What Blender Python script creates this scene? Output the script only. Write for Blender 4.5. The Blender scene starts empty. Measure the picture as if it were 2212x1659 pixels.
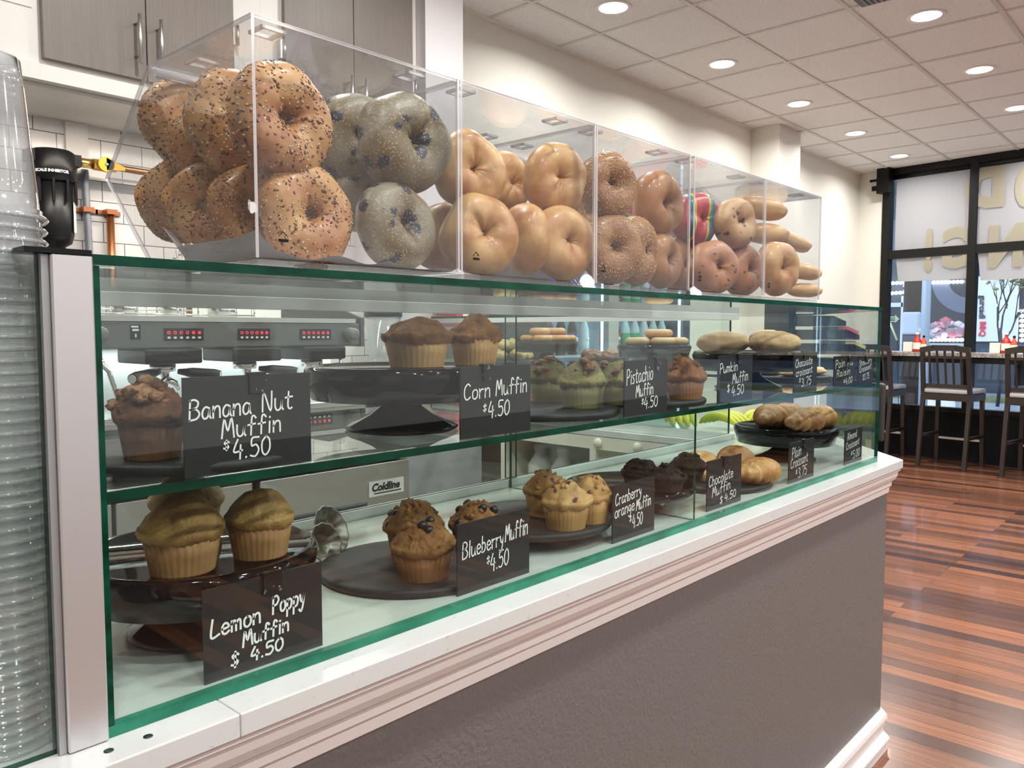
import bpy, bmesh, math, random
from mathutils import Vector, Matrix, Quaternion, noise
C = bpy.context.scene.collection
SC = bpy.context.scene
PI = math.pi
# ------------------------------------------------------------------ camera, world, exposure
PW, PH, F = 2212, 1659, 1720.0
PIT = math.atan(113.5/F); AZ = math.atan(1567/math.hypot(F, 113.5))
CAM = Vector((0, 0, 1.335))
_fh = Vector((math.cos(AZ), math.sin(AZ), 0))
FWD = math.cos(PIT)*_fh - math.sin(PIT)*Vector((0, 0, 1))
RGT = Vector((math.sin(AZ), -math.cos(AZ), 0))
UPV = RGT.cross(FWD)
cd = bpy.data.cameras.new('camera'); cam = bpy.data.objects.new('camera', cd); C.objects.link(cam)
cd.sensor_fit = 'HORIZONTAL'; cd.sensor_width = 36; cd.lens = F*36/PW; cd.clip_start = .02; cd.clip_end = 200
cam.matrix_world = Matrix(((RGT.x, UPV.x, -FWD.x, CAM.x), (RGT.y, UPV.y, -FWD.y, CAM.y), (RGT.z, UPV.z, -FWD.z, CAM.z), (0, 0, 0, 1)))
SC.camera = cam
w = bpy.data.worlds.new('sky'); SC.world = w; w.use_nodes = True
w.node_tree.nodes['Background'].inputs[0].default_value = (.70, .82, 1.0, 1)
w.node_tree.nodes['Background'].inputs[1].default_value = 2.8
SC.view_settings.view_transform = 'Standard'; SC.view_settings.look = 'None'
SC.view_settings.gamma = 1; SC.view_settings.use_curve_mapping = False
SC.view_settings.exposure = 0.0
cy = SC.cycles
cy.max_bounces = 8; cy.diffuse_bounces = 5; cy.glossy_bounces = 4; cy.transmission_bounces = 4
cy.transparent_max_bounces = 40; cy.caustics_reflective = False; cy.caustics_refractive = False
cy.sample_clamp_indirect = 4.0; cy.use_adaptive_sampling = True; cy.adaptive_threshold = .02
LAMP_W = 9.2
LIGHT_COL = (.98, .985, .95)
# ------------------------------------------------------------------ measuring helpers (real positions on real planes)
def ray(px, py):
    return FWD + RGT*((px-PW/2)/F) - UPV*((py-PH/2)/F)
def onZ(px, py, z):
    r = ray(px, py); return CAM + r*((z-CAM.z)/r.z)
def onY(px, py, y):
    r = ray(px, py); return CAM + r*((y-CAM.y)/r.y)
def onX(px, py, x):
    r = ray(px, py); return CAM + r*((x-CAM.x)/r.x)
def depth(p):
    return (Vector(p)-CAM).dot(FWD)
# ------------------------------------------------------------------ materials
_M = {}
def nodes_of(name):
    m = bpy.data.materials.new(name); m.use_nodes = True
    nt = m.node_tree; return m, nt, nt.nodes['Principled BSDF']
def mat(name, col, rough=.5, metal=0.0, col2=None, scale=20, bump=0.0, bscale=None, spec=.5, coat=0.0, contrast=(.35, .65), emit=None, estr=0, detail=4, stretch=None):
    if name in _M: return _M[name]
    m, nt, b = nodes_of(name); N = nt.nodes; L = nt.links
    b.inputs['Base Color'].default_value = (*col, 1); b.inputs['Roughness'].default_value = rough
    b.inputs['Metallic'].default_value = metal; b.inputs['Specular IOR Level'].default_value = spec
    b.inputs['Coat Weight'].default_value = coat; b.inputs['Coat Roughness'].default_value = .08
    if emit: b.inputs['Emission Color'].default_value = (*emit, 1); b.inputs['Emission Strength'].default_value = estr
    if col2 or bump:
        tc = N.new('ShaderNodeTexCoord'); mp = N.new('ShaderNodeMapping'); L.new(tc.outputs['Object'], mp.inputs[0])
        if stretch: mp.inputs['Scale'].default_value = stretch
    if col2:
        n = N.new('ShaderNodeTexNoise'); n.inputs['Scale'].default_value = scale; n.inputs['Detail'].default_value = detail
        L.new(mp.outputs[0], n.inputs['Vector'])
        r = N.new('ShaderNodeValToRGB'); r.color_ramp.elements[0].position = contrast[0]; r.color_ramp.elements[1].position = contrast[1]
        r.color_ramp.elements[0].color = (*col, 1); r.color_ramp.elements[1].color = (*col2, 1)
        L.new(n.outputs[0], r.inputs[0]); L.new(r.outputs[0], b.inputs['Base Color'])
    if bump:
        n2 = N.new('ShaderNodeTexNoise'); n2.inputs['Scale'].default_value = bscale or scale*3; n2.inputs['Detail'].default_value = 5
        L.new(mp.outputs[0], n2.inputs['Vector'])
        bp = N.new('ShaderNodeBump'); bp.inputs['Strength'].default_value = bump; bp.inputs['Distance'].default_value = .01
        L.new(n2.outputs[0], bp.inputs['Height']); L.new(bp.outputs[0], b.inputs['Normal'])
    _M[name] = m; return m
def emis(name, col, s):
    if name in _M: return _M[name]
    m = bpy.data.materials.new(name); m.use_nodes = True; nt = m.node_tree; nt.nodes.clear()
    e = nt.nodes.new('ShaderNodeEmission'); o = nt.nodes.new('ShaderNodeOutputMaterial')
    e.inputs[0].default_value = (*col, 1); e.inputs[1].default_value = s; nt.links.new(e.outputs[0], o.inputs[0])
    _M[name] = m; return m
def thin(name, tint, ior=1.5, rough=0.0, gain=1.0, haze=0.0, hazecol=(.8, .8, .8)):
    """clear sheet: straight-through tint plus fresnel mirror (and a little milky scatter)"""
    if name in _M: return _M[name]
    m = bpy.data.materials.new(name); m.use_nodes = True; nt = m.node_tree; N = nt.nodes; L = nt.links; N.clear()
    o = N.new('ShaderNodeOutputMaterial'); t = N.new('ShaderNodeBsdfTransparent'); t.inputs[0].default_value = (*tint, 1)
    g = N.new('ShaderNodeBsdfGlossy'); g.inputs['Roughness'].default_value = rough
    lw = N.new('ShaderNodeLayerWeight'); lw.inputs[0].default_value = .5; f0 = ((ior-1)/(ior+1))**2
    pw = N.new('ShaderNodeMath'); pw.operation = 'POWER'; pw.inputs[1].default_value = 5; L.new(lw.outputs['Facing'], pw.inputs[0])
    ma = N.new('ShaderNodeMath'); ma.operation = 'MULTIPLY_ADD'; ma.inputs[1].default_value = 1-f0; ma.inputs[2].default_value = f0; L.new(pw.outputs[0], ma.inputs[0])
    mul = N.new('ShaderNodeMath'); mul.operation = 'MULTIPLY'; mul.use_clamp = True; mul.inputs[1].default_value = gain
    L.new(ma.outputs[0], mul.inputs[0])
    mx = N.new('ShaderNodeMixShader'); L.new(mul.outputs[0], mx.inputs[0])
    src = t
    if haze:
        d = N.new('ShaderNodeBsdfDiffuse'); d.inputs[0].default_value = (*hazecol, 1)
        h = N.new('ShaderNodeMixShader'); h.inputs[0].default_value = haze
        L.new(t.outputs[0], h.inputs[1]); L.new(d.outputs[0], h.inputs[2]); src = h
    L.new(src.outputs[0], mx.inputs[1]); L.new(g.outputs[0], mx.inputs[2]); L.new(mx.outputs[0], o.inputs[0])
    _M[name] = m; return m
def spotted(name, base, base2, spot, vscale, thr, rough=.4, bump=.3, bscale=120, pimple=None, nscale=14):
    """dough with blotches (berries, swirls of dark fruit)"""
    if name in _M: return _M[name]
    m, nt, b = nodes_of(name); N = nt.nodes; L = nt.links; b.inputs['Roughness'].default_value = rough
    tc = N.new('ShaderNodeTexCoord')
    n = N.new('ShaderNodeTexNoise'); n.inputs['Scale'].default_value = nscale; L.new(tc.outputs['Object'], n.inputs['Vector'])
    r = N.new('ShaderNodeValToRGB'); r.color_ramp.elements[0].position = .38; r.color_ramp.elements[1].position = .62
    r.color_ramp.elements[0].color = (*base, 1); r.color_ramp.elements[1].color = (*base2, 1); L.new(n.outputs[0], r.inputs[0])
    n3 = N.new('ShaderNodeTexNoise'); n3.inputs['Scale'].default_value = vscale*1.6; L.new(tc.outputs['Object'], n3.inputs['Vector'])
    va = N.new('ShaderNodeMixRGB'); va.inputs[0].default_value = .02; L.new(tc.outputs['Object'], va.inputs[1]); L.new(n3.outputs['Color'], va.inputs[2])
    v = N.new('ShaderNodeTexVoronoi'); v.inputs['Scale'].default_value = vscale; L.new(va.outputs[0], v.inputs['Vector'])
    r2 = N.new('ShaderNodeValToRGB'); r2.color_ramp.elements[0].position = thr; r2.color_ramp.elements[1].position = thr+.07
    r2.color_ramp.elements[0].color = (1, 1, 1, 1); r2.color_ramp.elements[1].color = (0, 0, 0, 1); L.new(v.outputs['Distance'], r2.inputs[0])
    mx = N.new('ShaderNodeMixRGB'); mx.inputs[2].default_value = (*spot, 1); L.new(r2.outputs[0], mx.inputs[0]); L.new(r.outputs[0], mx.inputs[1])
    last = mx
    if pimple:
        v2 = N.new('ShaderNodeTexVoronoi'); v2.inputs['Scale'].default_value = 240; L.new(tc.outputs['Object'], v2.inputs['Vector'])
        r3 = N.new('ShaderNodeValToRGB'); r3.color_ramp.elements[0].position = .18; r3.color_ramp.elements[1].position = .34
        r3.color_ramp.elements[0].color = (.9, .9, .9, 1); r3.color_ramp.elements[1].color = (0, 0, 0, 1); L.new(v2.outputs['Distance'], r3.inputs[0])
        mp = N.new('ShaderNodeMixRGB'); mp.inputs[2].default_value = (*pimple, 1); L.new(r3.outputs[0], mp.inputs[0]); L.new(mx.outputs[0], mp.inputs[1]); last = mp
    L.new(last.outputs[0], b.inputs['Base Color'])
    n2 = N.new('ShaderNodeTexNoise'); n2.inputs['Scale'].default_value = bscale; L.new(tc.outputs['Object'], n2.inputs['Vector'])
    bp = N.new('ShaderNodeBump'); bp.inputs['Strength'].default_value = bump; bp.inputs['Distance'].default_value = .004
    L.new(n2.outputs[0], bp.inputs['Height']); L.new(bp.outputs[0], b.inputs['Normal'])
    _M[name] = m; return m
def brick(name, c1, c2, mortar, bw, rh, msize, rot=(0, 0, 0), offset=.5, rough=.35, bump=0.0, off=(0, 0, 0), grain=None, coat=0, speckle=None, src='Object'):
    if name in _M: return _M[name]
    m, nt, b = nodes_of(name); N = nt.nodes; L = nt.links
    b.inputs['Roughness'].default_value = rough; b.inputs['Coat Weight'].default_value = coat; b.inputs['Coat Roughness'].default_value = .05
    tc = N.new('ShaderNodeTexCoord'); mp = N.new('ShaderNodeMapping'); mp.inputs['Rotation'].default_value = rot; mp.inputs['Location'].default_value = off
    L.new(tc.outputs[src], mp.inputs[0])
    t = N.new('ShaderNodeTexBrick'); L.new(mp.outputs[0], t.inputs['Vector']); t.offset = offset
    t.inputs['Color1'].default_value = (*c1, 1); t.inputs['Color2'].default_value = (*c2, 1); t.inputs['Mortar'].default_value = (*mortar, 1)
    t.inputs['Scale'].default_value = 1; t.inputs['Brick Width'].default_value = bw; t.inputs['Row Height'].default_value = rh
    t.inputs['Mortar Size'].default_value = msize; t.inputs['Mortar Smooth'].default_value = 0; t.inputs['Bias'].default_value = 0
    col = t.outputs['Color']
    if grain:
        mp2 = N.new('ShaderNodeMapping'); mp2.inputs['Scale'].default_value = grain; L.new(mp.outputs[0], mp2.inputs[0])
        n = N.new('ShaderNodeTexNoise'); n.inputs['Scale'].default_value = 6; n.inputs['Detail'].default_value = 6; L.new(mp2.outputs[0], n.inputs['Vector'])
        r = N.new('ShaderNodeValToRGB'); r.color_ramp.elements[0].color = (.66, .64, .62, 1); r.color_ramp.elements[1].color = (1.2, 1.17, 1.15, 1)
        r.color_ramp.elements[0].position = .3; r.color_ramp.elements[1].position = .7; L.new(n.outputs[0], r.inputs[0])
        mx = N.new('ShaderNodeMixRGB'); mx.blend_type = 'MULTIPLY'; mx.inputs[0].default_value = 1; L.new(col, mx.inputs[1]); L.new(r.outputs[0], mx.inputs[2]); col = mx.outputs[0]
    if speckle:
        n = N.new('ShaderNodeTexNoise'); n.inputs['Scale'].default_value = speckle[0]; n.inputs['Detail'].default_value = 3; L.new(mp.outputs[0], n.inputs['Vector'])
        r = N.new('ShaderNodeValToRGB'); r.color_ramp.elements[0].color = (*[speckle[1]]*3, 1); r.color_ramp.elements[1].color = (1, 1, 1, 1)
        r.color_ramp.elements[0].position = .34; r.color_ramp.elements[1].position = .5; L.new(n.outputs[0], r.inputs[0])
        mx = N.new('ShaderNodeMixRGB'); mx.blend_type = 'MULTIPLY'; mx.inputs[0].default_value = 1; L.new(col, mx.inputs[1]); L.new(r.outputs[0], mx.inputs[2]); col = mx.outputs[0]
    L.new(col, b.inputs['Base Color'])
    if bump:
        bp = N.new('ShaderNodeBump'); bp.inputs['Strength'].default_value = bump; bp.inputs['Distance'].default_value = .004; bp.invert = True
        L.new(t.outputs['Fac'], bp.inputs['Height']); L.new(bp.outputs[0], b.inputs['Normal'])
    _M[name] = m; return m
# ------------------------------------------------------------------ mesh helpers
def nb(): return bmesh.new()
def box(bm, x0, x1, y0, y1, z0, z1, mi=0):
    v = [bm.verts.new(p) for p in ((x0,y0,z0),(x1,y0,z0),(x1,y1,z0),(x0,y1,z0),(x0,y0,z1),(x1,y0,z1),(x1,y1,z1),(x0,y1,z1))]
    fs = []
    for q in ((0,3,2,1),(4,5,6,7),(0,1,5,4),(1,2,6,5),(2,3,7,6),(3,0,4,7)):
        f = bm.faces.new([v[i] for i in q]); f.material_index = mi; fs.append(f)
    return fs
def prism(bm, pts, axis, a, b, mi=0, cap=None):
    """polygon pts (2-D) extruded along axis 'x','y' or 'z' from a to b"""
    def P(p, t):
        return {'x': (t, p[0], p[1]), 'y': (p[0], t, p[1]), 'z': (p[0], p[1], t)}[axis]
    A = [bm.verts.new(P(p, a)) for p in pts]; B = [bm.verts.new(P(p, b)) for p in pts]
    n = len(pts)
    for f in (bm.faces.new(A[::-1]), bm.faces.new(B)): f.material_index = mi if cap is None else cap
    for i in range(n):
        f = bm.faces.new((A[i], A[(i+1) % n], B[(i+1) % n], B[i])); f.material_index = mi
def lathe(bm, prof, n=32, mod=None, mi=0, M=None, smooth=True, closed=False):
    """prof list of (r,z); mod(theta, r, z)->r"""
    rings = []
    for r, z in prof:
        if r < 1e-6:
            v = bm.verts.new((0, 0, z)); rings.append([v])
        else:
            ring = []
            for i in range(n):
                t = 2*PI*i/n; q = mod(t, r, z) if mod else (r, z)
                rr, zz = q if isinstance(q, tuple) else (q, z)
                ring.append(bm.verts.new((rr*math.cos(t), rr*math.sin(t), zz)))
            rings.append(ring)
    allv = [v for r in rings for v in r]
    seq = list(zip(rings, rings[1:])) + ([(rings[-1], rings[0])] if closed else [])
    for a, b in seq:
        if len(a) == 1 and len(b) == 1: continue
        for i in range(n):
            j = (i+1) % n
            if len(a) == 1: f = bm.faces.new((a[0], b[j], b[i]))
            elif len(b) == 1: f = bm.faces.new((a[i], a[j], b[0]))
            else: f = bm.faces.new((a[i], a[j], b[j], b[i]))
            f.material_index = mi; f.smooth = smooth
    if M is not None: bmesh.ops.transform(bm, matrix=M, verts=allv)
    return allv
def frame(d, up=Vector((0, 0, 1))):
    d = Vector(d).normalized()
    if abs(d.dot(up)) > .98: up = Vector((1, 0, 0))
    x = up.cross(d).normalized(); y = d.cross(x)
    return x, y, d
def tube(bm, pts, r, n=10, mi=0, caps=True, smooth=True):
    pts = [Vector(p) for p in pts]; rings = []
    rs = r if isinstance(r, (list, tuple)) else [r]*len(pts)
    for i, p in enumerate(pts):
        d = (pts[min(i+1, len(pts)-1)] - pts[max(i-1, 0)])
        x, y, _ = frame(d)
        rings.append([bm.verts.new(p + x*rs[i]*math.cos(2*PI*k/n) + y*rs[i]*math.sin(2*PI*k/n)) for k in range(n)])
    for a, b in zip(rings, rings[1:]):
        for i in range(n):
            f = bm.faces.new((a[i], a[(i+1) % n], b[(i+1) % n], b[i])); f.material_index = mi; f.smooth = smooth
    if caps:
        for q in (rings[0][::-1], rings[-1]):
            f = bm.faces.new(q); f.material_index = mi
def bar(bm, p, q, wx, wy, mi=0):
    """square bar from p to q"""
    p, q = Vector(p), Vector(q); x, y, d = frame(q-p)
    A = [bm.verts.new(p + x*sx*wx/2 + y*sy*wy/2) for sx, sy in ((-1,-1),(1,-1),(1,1),(-1,1))]
    B = [bm.verts.new(q + x*sx*wx/2 + y*sy*wy/2) for sx, sy in ((-1,-1),(1,-1),(1,1),(-1,1))]
    for f in [A[::-1], B] + [(A[i], A[(i+1) % 4], B[(i+1) % 4], B[i]) for i in range(4)]:
        g = bm.faces.new(f); g.material_index = mi
def blob(bm, c, r, seed=0, amp=.25, fr=1.6, sub=2, mi=0, sc=(1, 1, 1)):
    res = bmesh.ops.create_icosphere(bm, subdivisions=sub, radius=1)
    o = Vector((seed*7.13, seed*3.7, seed*1.9))
    for v in res['verts']:
        d = v.co.normalized(); k = 1 + amp*noise.noise(d*fr + o)
        v.co = Vector(c) + Vector((d.x*sc[0], d.y*sc[1], d.z*sc[2]))*(r*k)
    for f in {f for v in res['verts'] for f in v.link_faces}: f.smooth = True; f.material_index = mi
def sweep(bm, path, prof, mi=0, smooth=False):
    """profile (outward offset, z) swept along an open plan path; outward is to the right of travel; mitred corners"""
    P = [Vector((p[0], p[1])) for p in path]; nrm = []
    for a, b in zip(P, P[1:]):
        d = (b-a).normalized(); nrm.append(Vector((d.y, -d.x)))
    rows = []
    for i, p in enumerate(P):
        if i == 0: m = nrm[0]
        elif i == len(P)-1: m = nrm[-1]
        else:
            s = nrm[i-1] + nrm[i]; m = s / (1 + nrm[i-1].dot(nrm[i]))
        rows.append([bm.verts.new((p.x+m.x*o, p.y+m.y*o, z)) for o, z in prof])
    for a, b in zip(rows, rows[1:]):
        for k in range(len(prof)-1):
            f = bm.faces.new((a[k], b[k], b[k+1], a[k+1])); f.material_index = mi; f.smooth = smooth
def bev(bm, w, seg=2, ang=30):
    bmesh.ops.remove_doubles(bm, verts=bm.verts, dist=1e-6)
    es = [e for e in bm.edges if len(e.link_faces) == 2 and e.calc_face_angle(0) > math.radians(ang)]
    bmesh.ops.bevel(bm, geom=es, offset=w, segments=seg, affect='EDGES', profile=.5)
def obj(name, bm, m, parent=None, smooth=None):
    me = bpy.data.meshes.new(name)
    bmesh.ops.recalc_face_normals(bm, faces=bm.faces)
    bm.to_mesh(me); bm.free()
    for x in (m if isinstance(m, (list, tuple)) else [m]): me.materials.append(x)
    if smooth:
        for p in me.polygons: p.use_smooth = True
    o = bpy.data.objects.new(name, me); C.objects.link(o)
    if parent: o.parent = parent
    return o
def tag(o, label, cat, group=None, kind=None):
    if label: o['label'] = label
    if cat: o['category'] = cat
    if group: o['group'] = group
    if kind: o['kind'] = kind
    return o
def thing(name, label, cat, loc=(0, 0, 0), rz=0, group=None):
    o = bpy.data.objects.new(name, None); o.empty_display_size = .05; C.objects.link(o)
    o.location = loc; o.rotation_euler = (0, 0, rz)
    return tag(o, label, cat, group)
def struct(name, bm, m):
    o = obj(name, bm, m); o['kind'] = 'structure'; return o
def dup(root, loc=None, rz=None, label=None, group=None, scale=None):
    r = root.copy(); C.objects.link(r)
    if loc is not None: r.location = loc
    if rz is not None: r.rotation_euler = (0, 0, rz)
    if scale is not None: r.scale = (scale, scale, scale)
    if label: r['label'] = label
    if group: r['group'] = group
    for ch in list(root.children):
        c = ch.copy(); C.objects.link(c); c.parent = r
        for g in list(ch.children):
            d = g.copy(); C.objects.link(d); d.parent = c
    return r
def text_mesh(s, size, ext=.0004, shear=0, bold=0, align='CENTER'):
    cu = bpy.data.curves.new('t', 'FONT'); cu.body = s; cu.size = size; cu.extrude = ext; cu.shear = shear; cu.offset = bold
    cu.align_x = align; cu.align_y = 'CENTER'; cu.resolution_u = 3
    o = bpy.data.objects.new('t', cu); C.objects.link(o)
    dg = bpy.context.evaluated_depsgraph_get(); dg.update()
    me = bpy.data.meshes.new_from_object(o.evaluated_get(dg)); bpy.data.objects.remove(o); return me
def text_obj(name, s, size, m, M, parent=None, **k):
    me = text_mesh(s, size, **k); me.transform(M); me.name = name; me.materials.clear(); me.materials.append(m)
    o = bpy.data.objects.new(name, me); C.objects.link(o)
    if parent: o.parent = parent
    return o
# text standing upright and read from -y: local x -> +x, local y -> +z
UPY = Matrix(((1,0,0,0),(0,0,-1,0),(0,1,0,0),(0,0,0,1)))
def T(x, y, z): return Matrix.Translation((x, y, z))
# ------------------------------------------------------------------ handwriting (single strokes on a 10-unit body)
GL = {
'B': (6, '0,0 .3,10;0,9.6 2.5,10.2 4.8,8.8 4,6.3 .3,5.3;.3,5.3 3.5,5.4 5.6,3 4,.6 0,0'),
'a': (5.4, '4.3,5.2 2.2,6 .5,4.2 .4,1.4 1.8,.1 3.6,1.2 4.4,4.6 4.5,1.6 5.2,.2'),
'n': (4.8, '.2,6 .2,0;.3,3.2 1.5,5.4 3,5.9 4,4.6 4.2,0'),
'N': (6, '0,0 .5,10 4.6,0 5.2,10'), 'u': (5, '.2,6 .3,1.8 1.5,0 3.4,1 4.2,5.8;4.2,5.8 4.2,1.5 5,.1'),
't': (4.6, '2.2,9 1.8,2 2.8,.1 4.2,.6;.2,6 4.4,6.4'), 'M': (7, '0,0 1.2,9.6 3.2,3.6 5.2,10 6.6,0'),
'f': (4.8, '4.7,8.8 3.6,10 2.4,8.8 2,0;.3,5.3 4.4,5.8'), 'i': (2.2, '1.1,6 1,0;1.2,8.2 1.25,8.6'),
'$': (5.2, '4.8,8 3,9.2 .9,7.6 2.4,5.2 4.4,3 2.8,.9 .3,1.6;2.8,10.6 2.6,-.8'), '4': (5.4, '2.6,10 .4,3.8 5.2,4.2;4.2,7 3.9,-.6'),
'.': (2.2, '.8,.1 1.1,.4'), '5': (5.4, '5,10 1.2,9.8 .9,5.8 3.4,6.2 4.9,3.2 3,.1 .2,.7'),
'0': (5.6, '2.8,10 .5,7 .6,2 2.6,0 4.9,3 4.7,8 2.8,10'), 'C': (6, '5.2,8.6 3.4,10 .9,7.6 .5,3 2.4,.1 5.4,1.6'),
'o': (5, '2.4,6 .5,4.4 .7,1 2.6,0 4.4,1.8 4.2,5 2.4,6'), 'r': (4, '.2,6 .4,0;.4,3.2 1.6,5.4 3.6,5.6'),
'P': (5.6, '.4,0 .6,10;.1,9.4 3.4,10.3 5.2,7.8 3.4,5.2 .6,5'), 's': (4, '3.5,5.4 1.8,6 .5,4.7 2.9,2.6 2.4,.3 .1,.5'),
'c': (4.6, '4.1,5.1 2.1,6 .4,3.6 1,.6 3,0 4.3,1'), 'h': (4.8, '.3,10 .2,0;.3,3.4 1.8,5.8 3.5,5 3.8,0'),
'm': (6.4, '.2,6 .2,0;.2,4 1.4,5.8 2.6,5 2.8,0;2.8,4 4.2,5.8 5.4,5 5.6,0'), 'k': (4.8, '.4,10 .2,0;3.8,6 .4,2.8 4.2,0'),
'L': (5.2, '1,10 .2,.2 5,1'), 'e': (5, '.4,3 4.3,3.6 3.4,5.7 1.6,5.8 .4,3.6 .9,.8 2.6,0 4.6,1.2'),
'p': (4.8, '.4,6 .1,-4;.3,4.6 2.2,6 4,4.6 3.4,1 1.4,.1 .2,1.2'), 'y': (4.8, '.2,6 1,2.4 2.4,2 4,6;4,6 2.8,-.6 1.2,-4 -.6,-2.6'),
'l': (2, '1.1,10 .8,0'), 'b': (4.8, '.4,10 .2,0;.3,4.4 2.2,6 4,4.2 3.4,1 1.4,0 .2,1.2'),
'g': (4.8, '4,5.1 2,6 .4,4 1,1.2 3,1.6 4.1,5 3.9,-2 2,-4 .2,-2.8'), 'A': (5.8, '0,0 2.6,10 5.2,0;.9,3.6 4.4,3.6'),
'R': (5.8, '.3,0 .5,10;.2,9.6 3.4,10.2 4.8,7.8 3.4,5.4 .6,5.2;2.4,5.2 5.2,0'), 'w': (6.4, '.2,6 1.4,0 2.9,4.4 4.4,0 5.8,6'),
'S': (5.4, '4.9,9 2.6,10 .7,8 2.4,5.6 4.7,3 2.8,0 .2,1'), 'd': (5, '4,5 2,6 .4,3.6 .9,.6 2.6,.2 4,3;4.2,10 4,0'),
'7': (5.4, '.2,9.8 4.9,10 2.1,0'), '3': (5, '.4,9.4 2.8,10 4.2,8 2.2,5.6 4.6,3.6 3.4,.4 .2,.7'), ' ': (4, ''),
'D': (6, '.3,0 .4,10;.1,9.8 3.8,9.4 5.3,5 3.6,.6 0,0'), 'E': (5, '4.6,10 .3,10 .2,0 4.6,0;.3,5.2 3.8,5.2'), 'G': (6, '5.2,8.6 3,10 .8,7 .8,2.6 3,0 5.2,1.6 5.2,4.4 3.2,4.4'),
'I': (2, '.8,10 .8,0'),
}
def smooth_line(P, sub=5):
    if len(P) < 3: return P
    Q = [P[0]] + P + [P[-1]]; out = []
    for i in range(1, len(Q)-2):
        p0, p1, p2, p3 = Q[i-1:i+3]
        for s in range(sub):
            t = s/sub
            out.append(tuple(.5*((2*p1[k]) + (-p0[k]+p2[k])*t + (2*p0[k]-5*p1[k]+4*p2[k]-p3[k])*t*t + (-p0[k]+3*p1[k]-3*p2[k]+p3[k])*t**3) for k in (0, 1)))
    out.append(P[-1]); return out
def write(bm, s, x0, z0, width, h, y, sw, tilt=0, slant=.03, mirror=False):
    """one handwritten line: starts (x0,z0), fits width, cap height h, on plane y (facing -y), stroke width sw"""
    adv = sum(GL[c][0] for c in s) + 1.0*(len(s)-1); sx = width/adv; sz = h/10
    if s[0] == '$' and len(s) > 3: pass
    X = 0
    for c in s:
        wd, st = GL[c]
        for part in [q for q in st.split(';') if q]:
            P = [tuple(float(t) for t in q.split(',')) for q in part.split()]
            S = [((X+px)*sx + pz*sz*slant, pz*sz) for px, pz in P]
            S = smooth_line(S)
            S = [(x0 + (-1 if mirror else 1)*x, z0 + z + x*tilt) for x, z in S]
            L_, R_ = [], []
            for i, p in enumerate(S):
                a = Vector(S[max(i-1, 0)]); b = Vector(S[min(i+1, len(S)-1)]); d = (b-a)
                if d.length < 1e-9: d = Vector((1, 0))
                d.normalize(); n = Vector((-d.y, d.x))*sw/2; e = Vector((0, 0))
                if i == 0: e = -d*sw*.35
                if i == len(S)-1: e = d*sw*.35
                L_.append(bm.verts.new((p[0]+n.x+e.x, y, p[1]+n.y+e.y))); R_.append(bm.verts.new((p[0]-n.x+e.x, y, p[1]-n.y+e.y)))
            for i in range(len(S)-1):
                try: bm.faces.new((R_[i], R_[i+1], L_[i+1], L_[i]))
                except ValueError: pass
        X += wd + 1.0
# ------------------------------------------------------------------ shared materials
m_cream = mat('cream_paint', (.73, .705, .635), .6, bump=.03, scale=60)
m_white = mat('white_paint', (.82, .79, .77), .45)
m_trim = mat('white_trim', (.80, .74, .73), .35)
m_black = mat('black_plastic', (.004, .004, .005), .38, spec=.25)
m_blackgloss = mat('black_glaze', (.003, .003, .004), .05, spec=.4)
m_slate = mat('slate', (.016, .017, .019), .5, col2=(.026, .027, .030), scale=30, bump=.15, bscale=40, spec=.3)
m_card = mat('chalk_card', (.017, .018, .020), .45, spec=.35)
m_chalk = mat('chalk_ink', (.93, .93, .93), .6)
m_clip = mat('clip_black', (.004, .004, .004), .25)
m_steel = mat('brushed_steel', (.60, .585, .57), .36, 1.0, bump=.03, scale=200)
m_chrome = mat('chrome', (.85, .85, .85), .07, 1.0)
m_alu = mat('anodised_aluminium', (.70, .68, .69), .38, .75)
m_greyrail = mat('grey_rail', (.68, .69, .68), .35, .1)
m_darkwood = mat('espresso_wood', (.022, .014, .011), .35)
m_brass = mat('brass', (.75, .52, .18), .25, 1.0)
m_copper = mat('copper', (.50, .22, .10), .35, 1.0)
m_glass = thin('case_glass', (.955, .985, .970), 1.52)
m_pane = thin('window_glass', (.93, .97, .98), 1.45)
m_acryl = thin('clear_acrylic', (.965, .968, .972), 1.42, gain=.9, haze=.015, hazecol=(.9, .88, .9))
m_acryledge = thin('acrylic_edge', (.82, .82, .85), 1.5, rough=.15, gain=2.2, haze=.45, hazecol=(.88, .86, .88))
m_green = mat('glass_edge_green', (.0008, .020, .011), .15, col2=(.003, .075, .042), scale=35, contrast=(.3, .75), stretch=(.4, 1, 1), spec=.25)
m_green2 = mat('refracted_edge_green', (.006, .10, .058), .15, col2=(.03, .24, .15), scale=22, contrast=(.3, .75), stretch=(.5, 1, 1), spec=.3)  # brighter green imitating the glass edge seen by refraction
m_lens = emis('lamp_lens', (1, .97, .92), 14)
m_bulb = emis('white_bulb', (.9, .97, 1), 9)
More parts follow.
